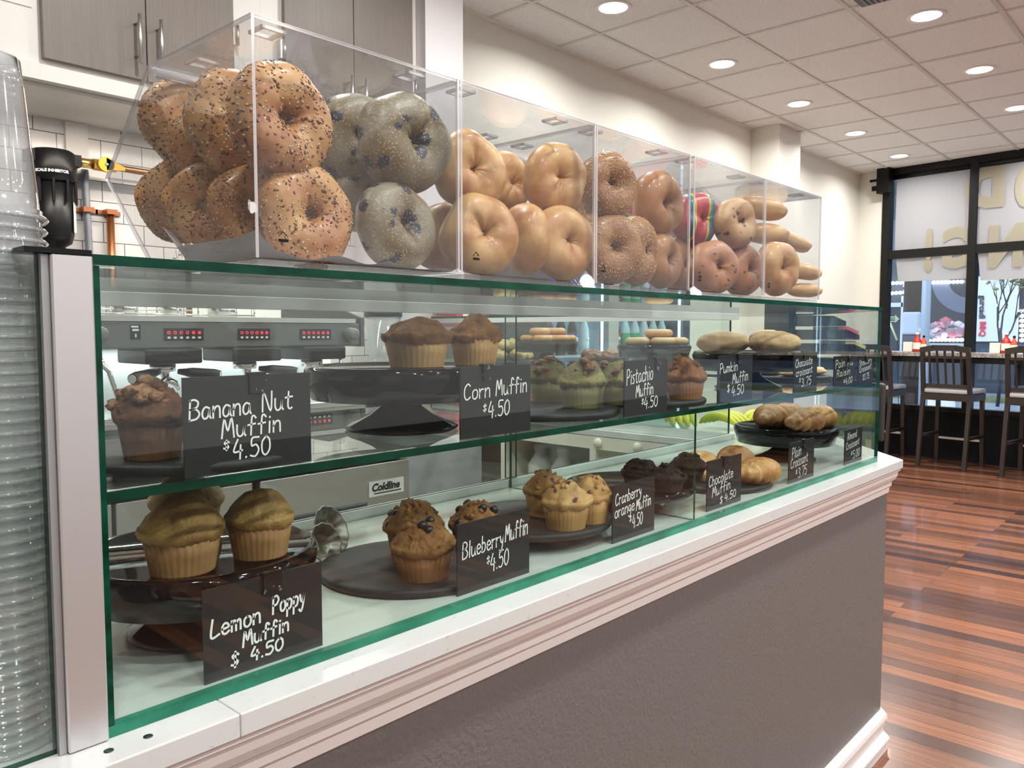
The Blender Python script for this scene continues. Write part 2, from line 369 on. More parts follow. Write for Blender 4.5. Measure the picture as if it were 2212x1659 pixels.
# ------------------------------------------------------------------ room shell
CEIL = 3.09
bm = nb(); box(bm, -2.5, 9.4, -3.2, 3.3, -.06, 0)
struct('floor', bm, brick('cherry_planks', (.27, .105, .050), (.042, .020, .019), (.02, .009, .007), 1.15, .083, .0012, rot=(0, 0, PI/2), offset=.37, rough=.22, grain=(.6, 12, 1), coat=.22))
bm = nb(); box(bm, -2.5, 9.5, -3.2, 3.3, CEIL, CEIL+.05, 0)
k = -11
while 3.918+.61*k < 9.5:
    X = 3.918+.61*k; box(bm, X-.012, X+.012, -3.2, 3.2, CEIL-.006, CEIL+.001, 1); k += 1
for j in range(-1, 11):
    Y = 2.864-.61*j; box(bm, -2.5, 9.4, Y-.012, Y+.012, CEIL-.0065, CEIL+.0012, 1)
box(bm, -2.5, 9.4, 3.17, 3.2, CEIL-.012, CEIL+.001, 2)
m_tile = mat('ceiling_tile', (.86, .855, .85), .9, col2=(.76, .755, .75), scale=90, bump=.2, bscale=140, contrast=(.4, .55))
struct('ceiling', bm, [m_tile, mat('t_bar', (.62, .60, .58), .5), m_cream])
TX = 2.615
bm = nb(); box(bm, -2.5, TX, 3.2, 3.3, 0, CEIL, 0); box(bm, TX, 9.5, 3.2, 3.3, 0, CEIL, 1)
m_subway = brick('subway_tile', (.80, .78, .77), (.77, .75, .745), (.16, .15, .15), .152, .076, .0016, rot=(PI/2, 0, 0), rough=.18, bump=.4)
struct('wall_back', bm, [m_subway, m_cream])
bm = nb(); box(bm, -2.6, -2.5, -3.2, 3.3, 0, CEIL); struct('wall_left', bm, m_cream)
bm = nb(); box(bm, -2.6, 9.2, -3.3, -3.2, .6, CEIL, 0); box(bm, -2.6, 9.2, -3.3, -3.19, 0, .6, 1); struct('wall_front', bm, [mat('front_paint', (.46, .475, .50), .7), mat('added_dark_band', (.07, .065, .06), .6)])  # unseen dark lower band added to darken the reflection in the case glass
bm = nb(); box(bm, 6.61, 7.05, 2.945, 3.199, 0, CEIL-.001); struct('wall_column', bm, m_cream)
# ------------------------------------------------------------------ ceiling downlights
def downlight(x, y, label, first=[None]):
    if first[0] is None:
        t = thing('ceiling_light', label, 'ceiling light', (x, y, CEIL), 0, 'recessed round ceiling lights')
        b = nb(); lathe(b, [(.078, -.004), (.098, -.006), (.102, 0), (.078, 0)], 40); obj('trim_ring', b, mat('light_trim', (.85, .84, .82), .4), t)
        b = nb(); lathe(b, [(0, -.003), (.078, -.003), (.078, -.0005), (0, -.0005)], 40); obj('lens', b, m_lens, t)
        first[0] = t
    else:
        t = dup(first[0], (x, y, CEIL), 0, label)
    ld = bpy.data.lights.new('downlight_lamp', 'AREA'); ld.shape = 'DISK'; ld.size = .14; ld.energy = LAMP_W; ld.color = LIGHT_COL; ld.spread = math.radians(160)
    lo = bpy.data.objects.new('lamp', ld); C.objects.link(lo); lo.parent = t; lo.location = (0, 0, -.010)
NTH = ['nearest', 'second', 'third', 'fourth', 'fifth']
for i in range(8):
    X = 3.66+1.238*(i-3)
    downlight(X, 2.585 if i >= 3 else 1.80, 'round ceiling light, %s of the row beside the cream wall' % NTH[i-3] if i >= 3 else 'added round ceiling light over the coffee counter, out of sight')  # unseen lamps added over the staff aisle to brighten the fridge and cabinet fronts
for j, Y in enumerate((1.36, .135, -1.09, -2.3)):
    for i in range(8):
        X = 3.69+1.238*(i-3)
        if j == 0 and i >= 4: lb = 'round ceiling light, %s of the right hand row' % NTH[i-4]
        else: lb = 'round ceiling light behind the photographer, out of sight'
        if (j and i > 6) or (j == 0 and i < 3): continue
        downlight(X, Y, lb)
bm = nb(); box(bm, -.09, .09, -.13, .13, -.010, 0)
for q in range(9): box(bm, -.08, .08, -.115+.0256*q, -.104+.0256*q, -.014, -.009, 1)
p = onZ(1905, -14, CEIL); o = obj('ceiling_vent', bm, [mat('vent_dark', (.10, .10, .11), .5), mat('vent_slat', (.20, .2, .22), .5)]); o.location = (p.x, p.y, CEIL-.0003)
tag(o, 'small dark slatted vent grille in the ceiling at the top edge', 'vent')
# ------------------------------------------------------------------ window wall (slightly skewed to the counter)
wu = Vector((-.131, -.991, 0)).normalized(); wn = Vector((-wu.y, wu.x, 0)); WO = Vector((9.32, 3.2, 0))
WM = Matrix(((wu.x, wn.x, 0, WO.x), (wu.y, wn.y, 0, WO.y), (0, 0, 1, 0), (0, 0, 0, 1)))
def onW(px, py, off=0.0):
    r = ray(px, py); t = (WO+wn*off-CAM).dot(wn)/r.dot(wn); q = CAM+r*t
    return (q-WO).dot(wu), q.z
m_frame = mat('dark_bronze_frame', (.005, .0045, .004), .4, spec=.25)
u_l = onW(1909, 500)[0]; u_m0 = onW(2097, 450)[0]; u_m1 = onW(2112, 450)[0]; bay = u_m0-u_l
z_rail = onW(2000, 546)[1]; z_sill = onW(1965, 884)[1]; z_head = onW(1941, 377)[1]
def local(o): o.matrix_world = WM; return o
bm = nb(); box(bm, -.12, u_l, -.02, .12, 0, CEIL, 0); box(bm, u_l, 6.6, -.03, .12, 0, z_sill, 1); box(bm, u_l, 6.6, -.03, .12, z_head+.1, CEIL, 1)
local(struct('wall_right', bm, [m_cream, mat('black_kick_wall', (.003, .003, .004), .6, spec=.2)]))
def window(name, a, b, first):
    bm = nb(); fw = .075
    for u0, u1 in ((a, a+fw), (b, b+.075)) if first else ((b, b+.075),): box(bm, u0, u1, -.05, .06, z_sill, z_head+.1)
    for z0, z1 in ((z_sill, z_sill+.05), (z_rail-.045, z_rail+.045), (z_head-.02, z_head+.1)): box(bm, a+(.002 if first else .0752), b+(.073 if first else .073), -.046, .055, z0, z1)
    f = local(struct(name, bm, m_frame))
    g = nb(); box(g, a+fw-.003, b+.003, .01, .016, z_sill+.045, z_head); gg = obj('glass', g, m_pane); gg.parent = f
bays = [(u_l, u_m0), (u_m0, u_m0+bay), (u_m0+bay, u_m0+2*bay)]
for i, (a, b) in enumerate(bays): window('window_%d' % (i+1), a, b, i == 0)
# roller shades
m_shade = None
def shade_mat(nm, c1, c2):
    m = bpy.data.materials.new(nm); m.use_nodes = True; nt = m.node_tree; N = nt.nodes; L = nt.links; N.clear()
    o = N.new('ShaderNodeOutputMaterial'); d = N.new('ShaderNodeBsdfDiffuse'); d.inputs[0].default_value = (*c1, 1)
    t = N.new('ShaderNodeBsdfTranslucent'); t.inputs[0].default_value = (*c2, 1); x = N.new('ShaderNodeMixShader'); x.inputs[0].default_value = .5
    L.new(d.outputs[0], x.inputs[1]); L.new(t.outputs[0], x.inputs[2]); L.new(x.outputs[0], o.inputs[0]); return m
m_shade = shade_mat('shade_cloth', (.50, .46, .44), (.62, .56, .53)); m_yellow = shade_mat('letter_show_through', (.52, .48, .385), (.58, .53, .40)); pass  # second tint imitates lettering with daylight coming through the cloth
for i, (a, b) in enumerate(bays[:2]):
    zb = onW(2000, 606, -.03)[1] if i == 0 else onW(2160, 604, -.03)[1]
    a0 = a+.078+(.06 if i == 0 else 0)
    t = thing('roller_shade', ['taupe roller shade in the left bay of the front window', 'taupe roller shade in the right bay of the front window, at the photo edge'][i], 'shade', group='front window roller shades'); t.matrix_world = WM
    bm = nb(); n = 12
    rows = []
    for q in range(n+1):
        z = z_head-.02+(zb-z_head+.02)*q/n; s = .012*math.sin(q*.9) if q > 7 else 0
        rows.append([bm.verts.new((a0+(b-a0-.003)*c/8 + (.012*(q-8) if q > 8 and c == 0 else 0), -.028+s*.6*math.sin(c*.8), z)) for c in range(9)])
    for r0, r1 in zip(rows, rows[1:]):
        for c in range(8): bm.faces.new((r0[c], r0[c+1], r1[c+1], r1[c])).smooth = True
    obj('cloth', bm, m_shade, t)
    bm = nb(); tube(bm, [(a+.08, -.03, z_head-.03), (b-.005, -.03, z_head-.03)], .028, 14); obj('roller_tube', bm, m_frame, t)
    if i == 0:
        bm = nb(); box(bm, a-.02, a+.11, -.16, -.05, z_head-.20, z_head+.09); box(bm, a-.12, a-.02, -.11, -.09, z_head-.06, z_head-.035); box(bm, a-.09, a-.02, -.12, -.085, z_head-.16, z_head-.11)
        obj('mounting_bracket', bm, m_frame, t)
    # tinted letters before the cloth imitate backlit ones on the glass, read from outside
    bm = nb()
    def ltr(s, px0, py0, px1, py1):
        u1, z1 = onW(px1, py0, -.04); u0, z0 = onW(px0, py1, -.04)
        h = z1-z0; me = text_mesh(s, h*1.38, ext=.0003, bold=.035); 
        xs = [v.co.x for v in me.vertices]; ys = [v.co.y for v in me.vertices]
        for v in me.vertices:
            fx = (v.co.x-min(xs))/(max(xs)-min(xs)); fy = (v.co.y-min(ys))/(max(ys)-min(ys))
            v.co = (min(max(u0+(u1-u0)*(1-fx), a+.08), b-.005), -.0405-v.co.z, z0+h*fy)
        bm.from_mesh(me)
    if i == 0:
        ltr('!', 1996, 491, 2016, 588); ltr('G', 2034, 485, 2112, 582); ltr('D', 2082, 355, 2172, 455)
    else:
        ltr('D', 2082, 355, 2172, 455); ltr('N', 2134, 480, 2212, 580); ltr('O', 2190, 350, 2250, 452)
    obj('lettering', bm, m_yellow, t)
# bar top along the window
bm = nb(); zbar = 1.125
box(bm, .0, 6.4, -.46, -.04, zbar-.04, zbar, 0); box(bm, .0, 6.4, -.44, -.06, zbar-.10, zbar-.0405, 1)
for u in (.25, 1.75, 3.2, 4.7): box(bm, u-.025, u+.025, -.36, -.05, zbar-.30, zbar-.1, 1)
o = local(obj('window_bar', bm, [mat('granite_top', (.20, .17, .15), .2, col2=(.42, .37, .34), scale=60, contrast=(.4, .6)), m_frame])); tag(o, 'long granite topped bar counter running under the front windows', 'bar counter')
# ------------------------------------------------------------------ stools
def stool(label, x, y, rz):
    t = thing('bar_stool', label, 'bar stool', (x, y, 0), rz, 'dark slat back bar stools at the window')
    W_, D_ = .215, .20
    for sx in (-1, 1):
        b = nb(); bar(b, (-.20-.05, sx*(W_-.0), 0), (-.17, sx*W_, .74), .036, .036); bar(b, (-.17, sx*W_, .72), (-.235, sx*(W_-.005), 1.14), .036, .036); obj('rear_leg', b, m_darkwood, t)
        b = nb(); bar(b, (.20, sx*W_, 0), (.165, sx*(W_-.01), .72), .036, .036); obj('front_leg', b, m_darkwood, t)
        b = nb(); bar(b, (-.215, sx*W_, .30), (.185, sx*W_, .30), .022, .030); obj('side_stretcher', b, m_darkwood, t)
    b = nb(); bar(b, (.19, -W_, .25), (.19, W_, .25), .03, .022); obj('foot_rail', b, m_steel, t)
    b = nb(); box(b, -.20, .20, -.225, .225, .66, .725); obj('seat_frame', b, m_darkwood, t)
    b = nb(); box(b, -.19, .215, -.225, .225, .726, .775); bev(b, .018, 3); obj('seat_cushion', b, mat('grey_vinyl', (.40, .38, .38), .45), t)
    b = nb(); pts = [(-.238, -.225, 1.15), (-.252, -.10, 1.175), (-.252, .10, 1.175), (-.238, .225, 1.15)]
    for p, q in zip(pts, pts[1:]): bar(b, p, q, .032, .055)
    obj('top_rail', b, m_darkwood, t)
    b = nb(); bar(b, (-.176, -W_, .80), (-.176, W_, .80), .03, .04); obj('lower_rail', b, m_darkwood, t)
    b = nb(); bar(b, (-.228, -W_, 1.085), (-.228, W_, 1.085), .02, .025); obj('middle_rail', b, m_darkwood, t)
    for q in range(5):
        yy = -.145+.0725*q; b = nb(); bar(b, (-.178, yy, .81), (-.245, yy, 1.16), .016, .018); obj('back_slat', b, m_darkwood, t)
    return t
wa = math.atan2(wn.y, wn.x)
s0 = stool('dark bar stool with grey seat, whole one in the middle of the three', 8.78, 2.06, wa)
dup(s0, (8.92, 2.83, 0), wa+.05, 'dark bar stool partly behind the glass case corner')
dup(s0, (8.64, 1.30, 0), wa-.03, 'dark bar stool cut by the right photo edge')
# condiments
def onbar(px, off=-.27): u, z = onW(px, 757, off); q = WM @ Vector((u, off, zbar)); return q
def ketchup(name, label, px, h, r, redc, capc, lab):
    t = thing(name, label, 'sauce bottle', onbar(px), 0)
    b = nb(); lathe(b, [(0, .0), (r*.92, 0), (r, .01), (r, h*.5), (r*.75, h*.66), (r*.36, h*.78), (r*.34, h*.88), (0, h*.88)], 20); obj('bottle', b, redc, t)
    b = nb(); lathe(b, [(0, h*.88), (r*.42, h*.88), (r*.38, h*.99), (0, h)], 16); obj('cap', b, capc, t)
    b = nb(); lathe(b, [(r*1.01, h*.14), (r*1.01, h*.48)], 20); bmesh.ops.delete(b, geom=[v for v in b.verts if v.co.x > -.1*r], context='VERTS'); obj('label_sticker', b, lab, t)
mr = mat('tomato_red', (.42, .02, .012), .15); mo = mat('hot_sauce_red', (.52, .06, .02), .15); ml = mat('cream_label', (.75, .70, .60), .5)
mc = mat('white_cap', (.8, .8, .78), .4)
ketchup('ketchup_bottle', 'white capped ketchup bottle on the window bar, left group', 1981, .20, .042, mr, mc, ml)
ketchup('hot_sauce_bottle', 'slim black capped red sauce bottle beside left ketchup', 1995, .17, .030, mo, m_black, ml)
ketchup('ketchup_bottle', 'white capped ketchup bottle on the window bar, right group', 2173, .20, .042, mr, mc, ml)
ketchup('hot_sauce_bottle', 'slim black capped red sauce bottle beside right ketchup', 2190, .17, .030, mo, m_black, ml)
for px, lb in ((1962, 'left'), (2150, 'right')):
    b = nb(); box(b, -.03, .03, -.045, .045, 0, .10); bev(b, .004, 1); o = obj('sugar_packet_holder', b, ml); o.location = onbar(px); tag(o, 'small pale sugar packet holder on the window bar, %s group' % lb, 'packet holder')
    b = nb(); lathe(b, [(0, 0), (.022, 0), (.022, .06), (.018, .075), (0, .08)], 14); o = obj('pepper_shaker', b, mat('pepper', (.10, .09, .05), .3)); o.location = onbar(px+8); tag(o, 'little dark pepper shaker beside the %s packet holder' % lb, 'shaker')
# ------------------------------------------------------------------ street outside
bm = nb(); box(bm, 9.6, 60, -40, 40, -.30, -.16, 0); struct('ground', bm, mat('asphalt', (.20, .23, .28), .6, col2=(.26, .29, .34), scale=3))
bm = nb(); box(bm, 9.45, 12.2, -40, 40, -.159, -.10); struct('trim_1', bm, mat('sidewalk', (.42, .42, .43), .8))
bm = nb(); box(bm, 19.1, 19.6, -40, 40, -.159, -.05); o = obj('grass_strip', bm, mat('grass', (.10, .13, .05), .9, col2=(.17, .18, .09), scale=6)); tag(o, 'strip of grass along the far kerb', 'grass', kind='stuff')
BX = 22.0
def bp(px, py): q = onX(px, py, BX); return q.y, q.z
def bquad(bm, px0, py0, px1, py1, x0, x1, mi=0):
    y1, z1 = bp(px0, py0); y0, z0 = bp(px1, py1); box(bm, x0, x1, y0, y1, z0, z1, mi)
t = thing('storefront_building', 'grey barbecue shop front across the street', 'building', (0, 0, 0))
bm = nb(); box(bm, BX+.05, BX+6, -20, 22, -.2, 7.5); obj('facade', bm, mat('dark_facade', (.035, .045, .065), .6), t)
bm = nb(); box(bm, BX-.05, BX+.2, -20, 22, 3.4, 4.2); obj('fascia', bm, mat('fascia', (.10, .12, .16), .6), t)
bm = nb(); bquad(bm, 1900, 655, 1952, 663, BX-.08, BX+.06); bquad(bm, 1949, 640, 1961, 775, BX-.08, BX+.06); obj('door_frame', bm, mat('pale_door_frame', (.55, .60, .75), .5), t)
bm = nb(); bquad(bm, 1900, 664, 1948, 775, BX-.04, BX+.06); obj('door', bm, mat('navy_door', (.012, .02, .035), .4), t)
bm = nb(); bquad(bm, 1905, 684, 1936, 686, BX-.06, BX-.045); bquad(bm, 1905, 688.5, 1938, 690, BX-.06, BX-.045); bquad(bm, 1905, 693, 1936, 695, BX-.06, BX-.045)
y0, z0 = bp(1935, 680); y1, z1 = bp(1944, 689); y2, z2 = bp(1935, 697); prism(bm, [(y0, z0), (y1, z1), (y2, z2)], 'x', BX-.06, BX-.045); obj('arrow_sign', bm, emis('pale_green_neon', (.6, .85, .6), .8), t)
bm = nb(); bquad(bm, 2006, 606, 2086, 740, BX-.03, BX+.06); obj('display_window', bm, mat('window_poster_dark', (.02, .024, .035), .4), t)
bm = nb(); rnd = random.Random(4)
cols = [(.45, .12, .16), (.55, .30, .36), (.30, .20, .24), (.60, .55, .62), (.12, .08, .08)]
for q in range(46):
    px = rnd.uniform(2012, 2080); py = rnd.uniform(690 + abs(px-2050)*.35, 724); y, z = bp(px, py); blob(bm, (BX-.05, y, z), rnd.uniform(.08, .17), q, .3, 2, 1, q % 5, (.3, 1, .7))
obj('meat_poster', bm, [mat('meat%d' % i, c, .6) for i, c in enumerate(cols)], t)
bm = nb(); y, z = bp(2096, 615); pr = []
for q in range(25): a = PI*.95+q/24*PI*.62; pr.append((y+math.cos(a)*-.85*1.0, z+math.sin(a)*.85+.15))
pin = [(y+(p[0]-y)*.55, z+.15+(p[1]-z-.15)*.55) for p in pr]
prism(bm, [p for p in pr if True]+pin[::-1], 'x', BX-.05, BX-.04); obj('poster_plate', bm, mat('poster_grey', (.13, .14, .20), .6), t)
bm = nb(); bquad(bm, 2008, 741, 2086, 775, BX-.05, BX+.06); obj('window_sill_panel', bm, mat('grey_panel', (.26, .29, .36), .6), t)
bm = nb(); bquad(bm, 2090, 742, 2300, 775, BX-.05, BX+.06); obj('base_panel', bm, mat('slate_panel', (.06, .08, .11), .6), t)
bm = nb()
def bulbs(px0, py0, px1, py1, n):
    for q in range(n):
        y, z = bp(px0+(px1-px0)*q/(n-1), py0+(py1-py0)*q/(n-1)); blob(bm, (BX-.12, y, z), .048, 0, 0, 1, 1, 0, (1, 1.3, 1))
bulbs(1914, 613, 1958, 611, 6); bulbs(1913, 635, 1957, 632, 6); bulbs(1959, 617, 1959, 629, 2); bulbs(2011, 611, 2080, 609, 9); bulbs(2012, 734, 2080, 734, 9); bulbs(2210, 672, 2210, 735, 7)
o = obj('string_lights', bm, m_bulb, t); o['kind'] = 'stuff'
t = thing('sign_banner', 'tall white BBQ banner beyond the small street tree', 'banner', (0, 0, 0))
bm = nb(); bquad(bm, 2113, 598, 2200, 738, BX-.14, BX-.10); obj('panel', bm, mat('white_banner', (.72, .75, .82), .5), t)
def vtext(name, s, px, pya, pyb, mm):
    y, za = bp(px, pya); _, zb = bp(px, pyb); me = text_mesh(s, 1, .001, bold=.035); xs = [v.co.x for v in me.vertices]; L_ = max(xs)-min(xs); k = (za-zb)/L_
    for v in me.vertices: v.co = (BX-.16-v.co.z*5, y - v.co.y*k*.9, za-(v.co.x-min(xs))*k)
    me.materials.clear(); me.materials.append(mm); o = bpy.data.objects.new(name, me); C.objects.link(o); o.parent = t
vtext('red_lettering', 'BBQ', 2126, 695, 727, mat('banner_red', (.70, .03, .06), .5)); vtext('black_lettering', 'gurcadl', 2126, 638, 688, mat('banner_black', (.03, .03, .04), .5))
def pole(name, label, cat, px, x, r, m, ztop=5):
    q = onX(px, 700, x); b = nb(); tube(b, [(q.x, q.y, -.16), (q.x, q.y, ztop)], r, 16); return tag(obj(name, b, m), label, cat)
pole('utility_pole', 'thick brown wooden utility pole left of the pale pole', 'pole', 1971, 13.2, .135, mat('old_wood', (.035, .022, .018), .8, col2=(.06, .04, .03), scale=20, stretch=(1, 1, .1)))
pole('lamp_post', 'pale grey metal street post in front of the shop window', 'pole', 1999, 12.6, .062, mat('galvanised', (.42, .48, .58), .4, .2))
q = onX(1912, 672, 12.9); q2 = onX(1938, 735, 12.9); b = nb(); tube(b, [q, q2], .016, 8); t = tag(obj('guy_wire_guard', b, mat('pale_yellow_guard', (.62, .65, .42), .5)), 'slanting pale yellow guy wire guard beside wooden pole', 'wire guard')
b = nb(); g = onX(1946, 790, 12.9); tube(b, [q2, Vector((g.x, g.y, -.1))], .005, 6); o = obj('wire', b, m_black, t)
t = thing('parking_pay_station', 'grey pay station box strapped to the wooden pole', 'pay station', onX(1968, 700, 12.9))
b = nb(); box(b, -.05, .05, -.13, .12, -.16, .18); bev(b, .03, 2); obj('housing', b, mat('pay_grey', (.45, .5, .58), .5), t); b = nb(); tube(b, [(0, -.05, -.05), (-.02, -.32, -.2)], .045, 10); obj('arm', b, mat('pay_grey', (0,0,0)), t)
b = nb(); box(b, -.04, .04, -.12, .10, -.42, -.17); obj('lower_cabinet', b, mat('pay_dark', (.06, .06, .08), .5), t)
q = onX(2032, 905, 14.5); t = thing('traffic_barrel', 'white and red striped traffic barrel on the road', 'traffic barrel', (q.x, q.y, -.16))
b = nb(); lathe(b, [(0, 0), (.26, 0), (.25, .1), (.22, .1), (.20, .42), (0, .44)], 20); obj('body', b, mat('barrel_white', (.7, .7, .72), .5), t)
b = nb(); lathe(b, [(.222, .12), (.214, .24)], 20); obj('red_band', b, mat('barrel_red', (.7, .06, .02), .5), t)
# small bare tree
q = onX(2159, 760, 17.5); t = thing('street_tree', 'small thin street tree with sparse leaves before the banner', 'tree', (q.x, q.y, -.1))
b = nb(); rnd = random.Random(7); tips = []
def branch(p, d, L_, r, lev):
    e = p+d*L_; mid = (p+e)/2+Vector((rnd.uniform(-1, 1), rnd.uniform(-1, 1), 0))*L_*.06; tube(b, [p, mid, e], [r, r*.85, r*.65], 6)
    if lev == 0: tips.append(e); return
    for _ in range(3 if lev > 2 else 2):
        nd = (d+Vector((rnd.uniform(-.6, .6), rnd.uniform(-.6, .6), rnd.uniform(.1, .5)))).normalized(); branch(p+d*L_*rnd.uniform(.6, 1), nd, L_*rnd.uniform(.48, .70), r*.58, lev-1)
branch(Vector((0, 0, 0)), Vector((0, 0, 1)), 1.5, .034, 5); obj('trunk', b, mat('bark', (.035, .04, .045), .8), t)
b = nb()
for q in range(110):
    p = rnd.choice(tips); blob(b, p+Vector((rnd.uniform(-.12, .12),)*3), rnd.uniform(.03, .07), q, .3, 2, 1, 0, (1, 1, .5))
o = obj('leaves', b, mat('olive_leaf', (.20, .22, .07), .7), t); o['kind'] = 'stuff'
# ------------------------------------------------------------------ counter base
LZ = .935; TH = math.radians(41.0)
cdir = Vector((math.cos(TH), math.sin(TH)))
K0 = Vector((2.648, .755)); K1 = K0 + cdir*.75
PATH = [(-2.4, .755), (K0.x, K0.y), (K1.x, K1.y), (K1.x, 3.19)]
ctr = thing('counter', 'long grey painted counter with white stone ledge and mouldings', 'counter', (0, 0, 0))
bm = nb(); sweep(bm, PATH, [(-.040, 0), (-.040, .83)])
obj('panel', bm, mat('mauve_grey_paint', (.142, .128, .124), .42, bump=.25, scale=70, bscale=130), ctr)
bm = nb(); sweep(bm, PATH, [(-.04, .125), (-.030, .122), (-.022, .112), (-.020, .100), (-.026, .094), (-.026, .078), (-.030, .070), (-.030, .052), (-.020, .046), (-.012, .036), (-.012, .030), (-.016, .028), (-.016, 0)])
obj('baseboard', bm, m_trim, ctr)
bm = nb(); sweep(bm, PATH, [(-.006, LZ-.026), (-.006, LZ-.034), (-.012, LZ-.038), (-.014, LZ-.052), (-.020, LZ-.064), (-.028, LZ-.070), (-.029, LZ-.084), (-.034, LZ-.090), (-.036, LZ-.106), (-.041, LZ-.110)])
obj('crown_moulding', bm, m_trim, ctr)
m_quartz = mat('white_quartz', (.62, .625, .62), .22, col2=(.44, .43, .41), scale=110, contrast=(.62, .80), coat=.3)
SEAMS = [(-2.4, onZ(515, 1540, LZ).x), (onZ(515, 1540, LZ).x, onZ(1668, 1100, LZ).x), (onZ(1668, 1100, LZ).x, None)]
for a, b_ in SEAMS:
    bm = nb(); g = .0003
    if b_ is not None: box(bm, a+g, b_-g, .755, 1.40, LZ-.026, LZ)
    else: prism(bm, [(a+g, .755), (K0.x, K0.y), (K1.x, K1.y), (K1.x, 2.95), (2.62, 2.95), (2.62, 1.40), (a+g, 1.40)], 'z', LZ-.026, LZ); bm.normal_update()
    bev(bm, .0016, 2); obj('stone_ledge', bm, m_quartz, ctr)
bm = nb()
for px, py in ((235, 1622), (320, 1591)):
    q = onZ(px, py, LZ); lathe(bm, [(0, .0006), (.0045, .0006), (.0045, 0)], 14, M=T(q.x, q.y, LZ))
obj('anchor_hole', bm, mat('hole_dark', (.01, .02, .02), .5), ctr)
# staff side of the wing: white cabinet with open bays
bm = nb(); X = 2.62
box(bm, X, X+.30, 1.42, 2.95, .855, .907); box(bm, X, X+.30, 1.42, 2.95, 0, .10)
for y in (1.42, 1.92, 2.42, 2.92): box(bm, X, X+.30, y, y+.03, .10, .855)
box(bm, X+.30, X+.32, 1.42, 2.95, 0, .907)
obj('back_cabinet', bm, mat('warm_white_board', (.72, .68, .60), .5), ctr)
for px, py in ((1292, 941), (1378, 952)):
    q = onX(px, py, X); b = nb(); lathe(b, [(0, .014), (.012, .013), (.020, .006), (.021, 0), (0, 0)], 20, M=T(X, q.y, .881) @ Matrix.Rotation(-PI/2, 4, 'Y')); obj('round_bumper', b, mat('cream_plastic', (.75, .70, .60), .4), ctr)
for i, (px, py) in enumerate(((1165, 985), (1215, 985))):
    q = onX(px, py, X+.12); b = nb(); lathe(b, [(0, 0), (.055, 0), (.06, .02), (.058, .13), (.028, .18), (.026, .20), (.032, .20), (.032, .225), (0, .225)], 20)
    o = obj('milk_jug', b, mat('jug_white', (.55, .53, .52), .4)); o.location = (X+.13, q.y, .60); tag(o, ['white plastic jug in open shelf under the wing case, left one', 'white plastic jug in open shelf under the wing case, right one'][i], 'jug')
b = nb(); box(b, X+.05, X+.25, 2.0, 2.38, .585, .60); obj('shelf_board', b, _M['warm_white_board'], ctr)
b = nb(); box(b, X+.05, X+.25, 2.44, 2.90, .585, .60); obj('shelf_board', b, _M['warm_white_board'], ctr)
b = nb(); box(b, X+.05, X+.22, 1.96, 2.16, .601, .74); o = obj('carton', b, mat('carton_white', (.7, .68, .62), .6)); tag(o, 'pale carton on the shelf below the wing display', 'carton')
b = nb(); box(b, -2.39, 2.60, 1.365, 1.385, .0, .905); obj('staff_side_reflector', b, mat('reflector_white', (.75, .74, .72), .4), ctr)  # unseen white panel added to give the steel fridge doors a bright reflection
# ------------------------------------------------------------------ glass pastry case
GY = .805; GX0 = .294; CX = 2.563; CB = 1.35; ZT0, ZT1 = 1.398, 1.408; ZS0, ZS1 = 1.167, 1.177; FL = .945
WX0, WX1, WYE = 2.65, 3.18, 2.95
case = thing('pastry_case', 'large green edged glass pastry display case on the counter', 'display case', (0, 0, 0))
def pane_box(bm, x0, x1, y0, y1, z0, z1):
    dims = sorted(((x1-x0, 0), (y1-y0, 1), (z1-z0, 2)))
    thinax = dims[0][1]; fs = box(bm, x0, x1, y0, y1, z0, z1)
    ax = [2, 2, 1, 0, 1, 0]
    for f, a in zip(fs, ax): f.material_index = 0 if a == thinax else 1
G2 = [m_glass, m_green]
bm = nb(); pane_box(bm, GX0, CX, GY, GY+.010, LZ+.0005, ZT0-.0005); obj('front_glass', bm, G2, case)
bm = nb(); box(bm, GX0-.0002, CX-.004, GY-.0012, GY+.0112, LZ+.0003, LZ+.0115); obj('bottom_refraction_strip', bm, m_green2, case)  # green strip added to imitate the pane's lower edge refracted through the glass
bm = nb(); box(bm, GX0-.0002, GX0+.0066, GY-.0011, GY+.0111, LZ+.012, ZT0-.0006); obj('left_refraction_strip', bm, m_green, case)  # likewise a strip imitating the refracted left edge
def skew_pane(a, b, th, z0, z1):
    a, b = Vector(a), Vector(b); d = (b-a).normalized(); n = Vector((-d.y, d.x))*th; bm = nb()
    pts = [a, b, b+n, a+n]; lo = [bm.verts.new((p.x, p.y, z0)) for p in pts]; hi = [bm.verts.new((p.x, p.y, z1)) for p in pts]
    for i, mi in ((0, 0), (1, 1), (2, 0), (3, 1)):
        f = bm.faces.new((lo[i], lo[(i+1) % 4], hi[(i+1) % 4], hi[i])); f.material_index = mi
    for q in (lo[::-1], hi): bm.faces.new(q).material_index = 1
    return bm
obj('end_glass', skew_pane((CX, GY+.0005), (WX1, CB), .010, LZ+.0005, ZT0-.0005), G2, case)
obj('wing_front_glass', skew_pane((WX1, CB), (WX1, WYE), .010, LZ+.0005, ZT0-.0005), G2, case)
OUT = [(GX0, GY-.002), (CX+.002, GY-.002), (WX1+.002, CB), (WX1+.002, WYE), (WX0, WYE), (WX0, CB), (GX0, CB)]
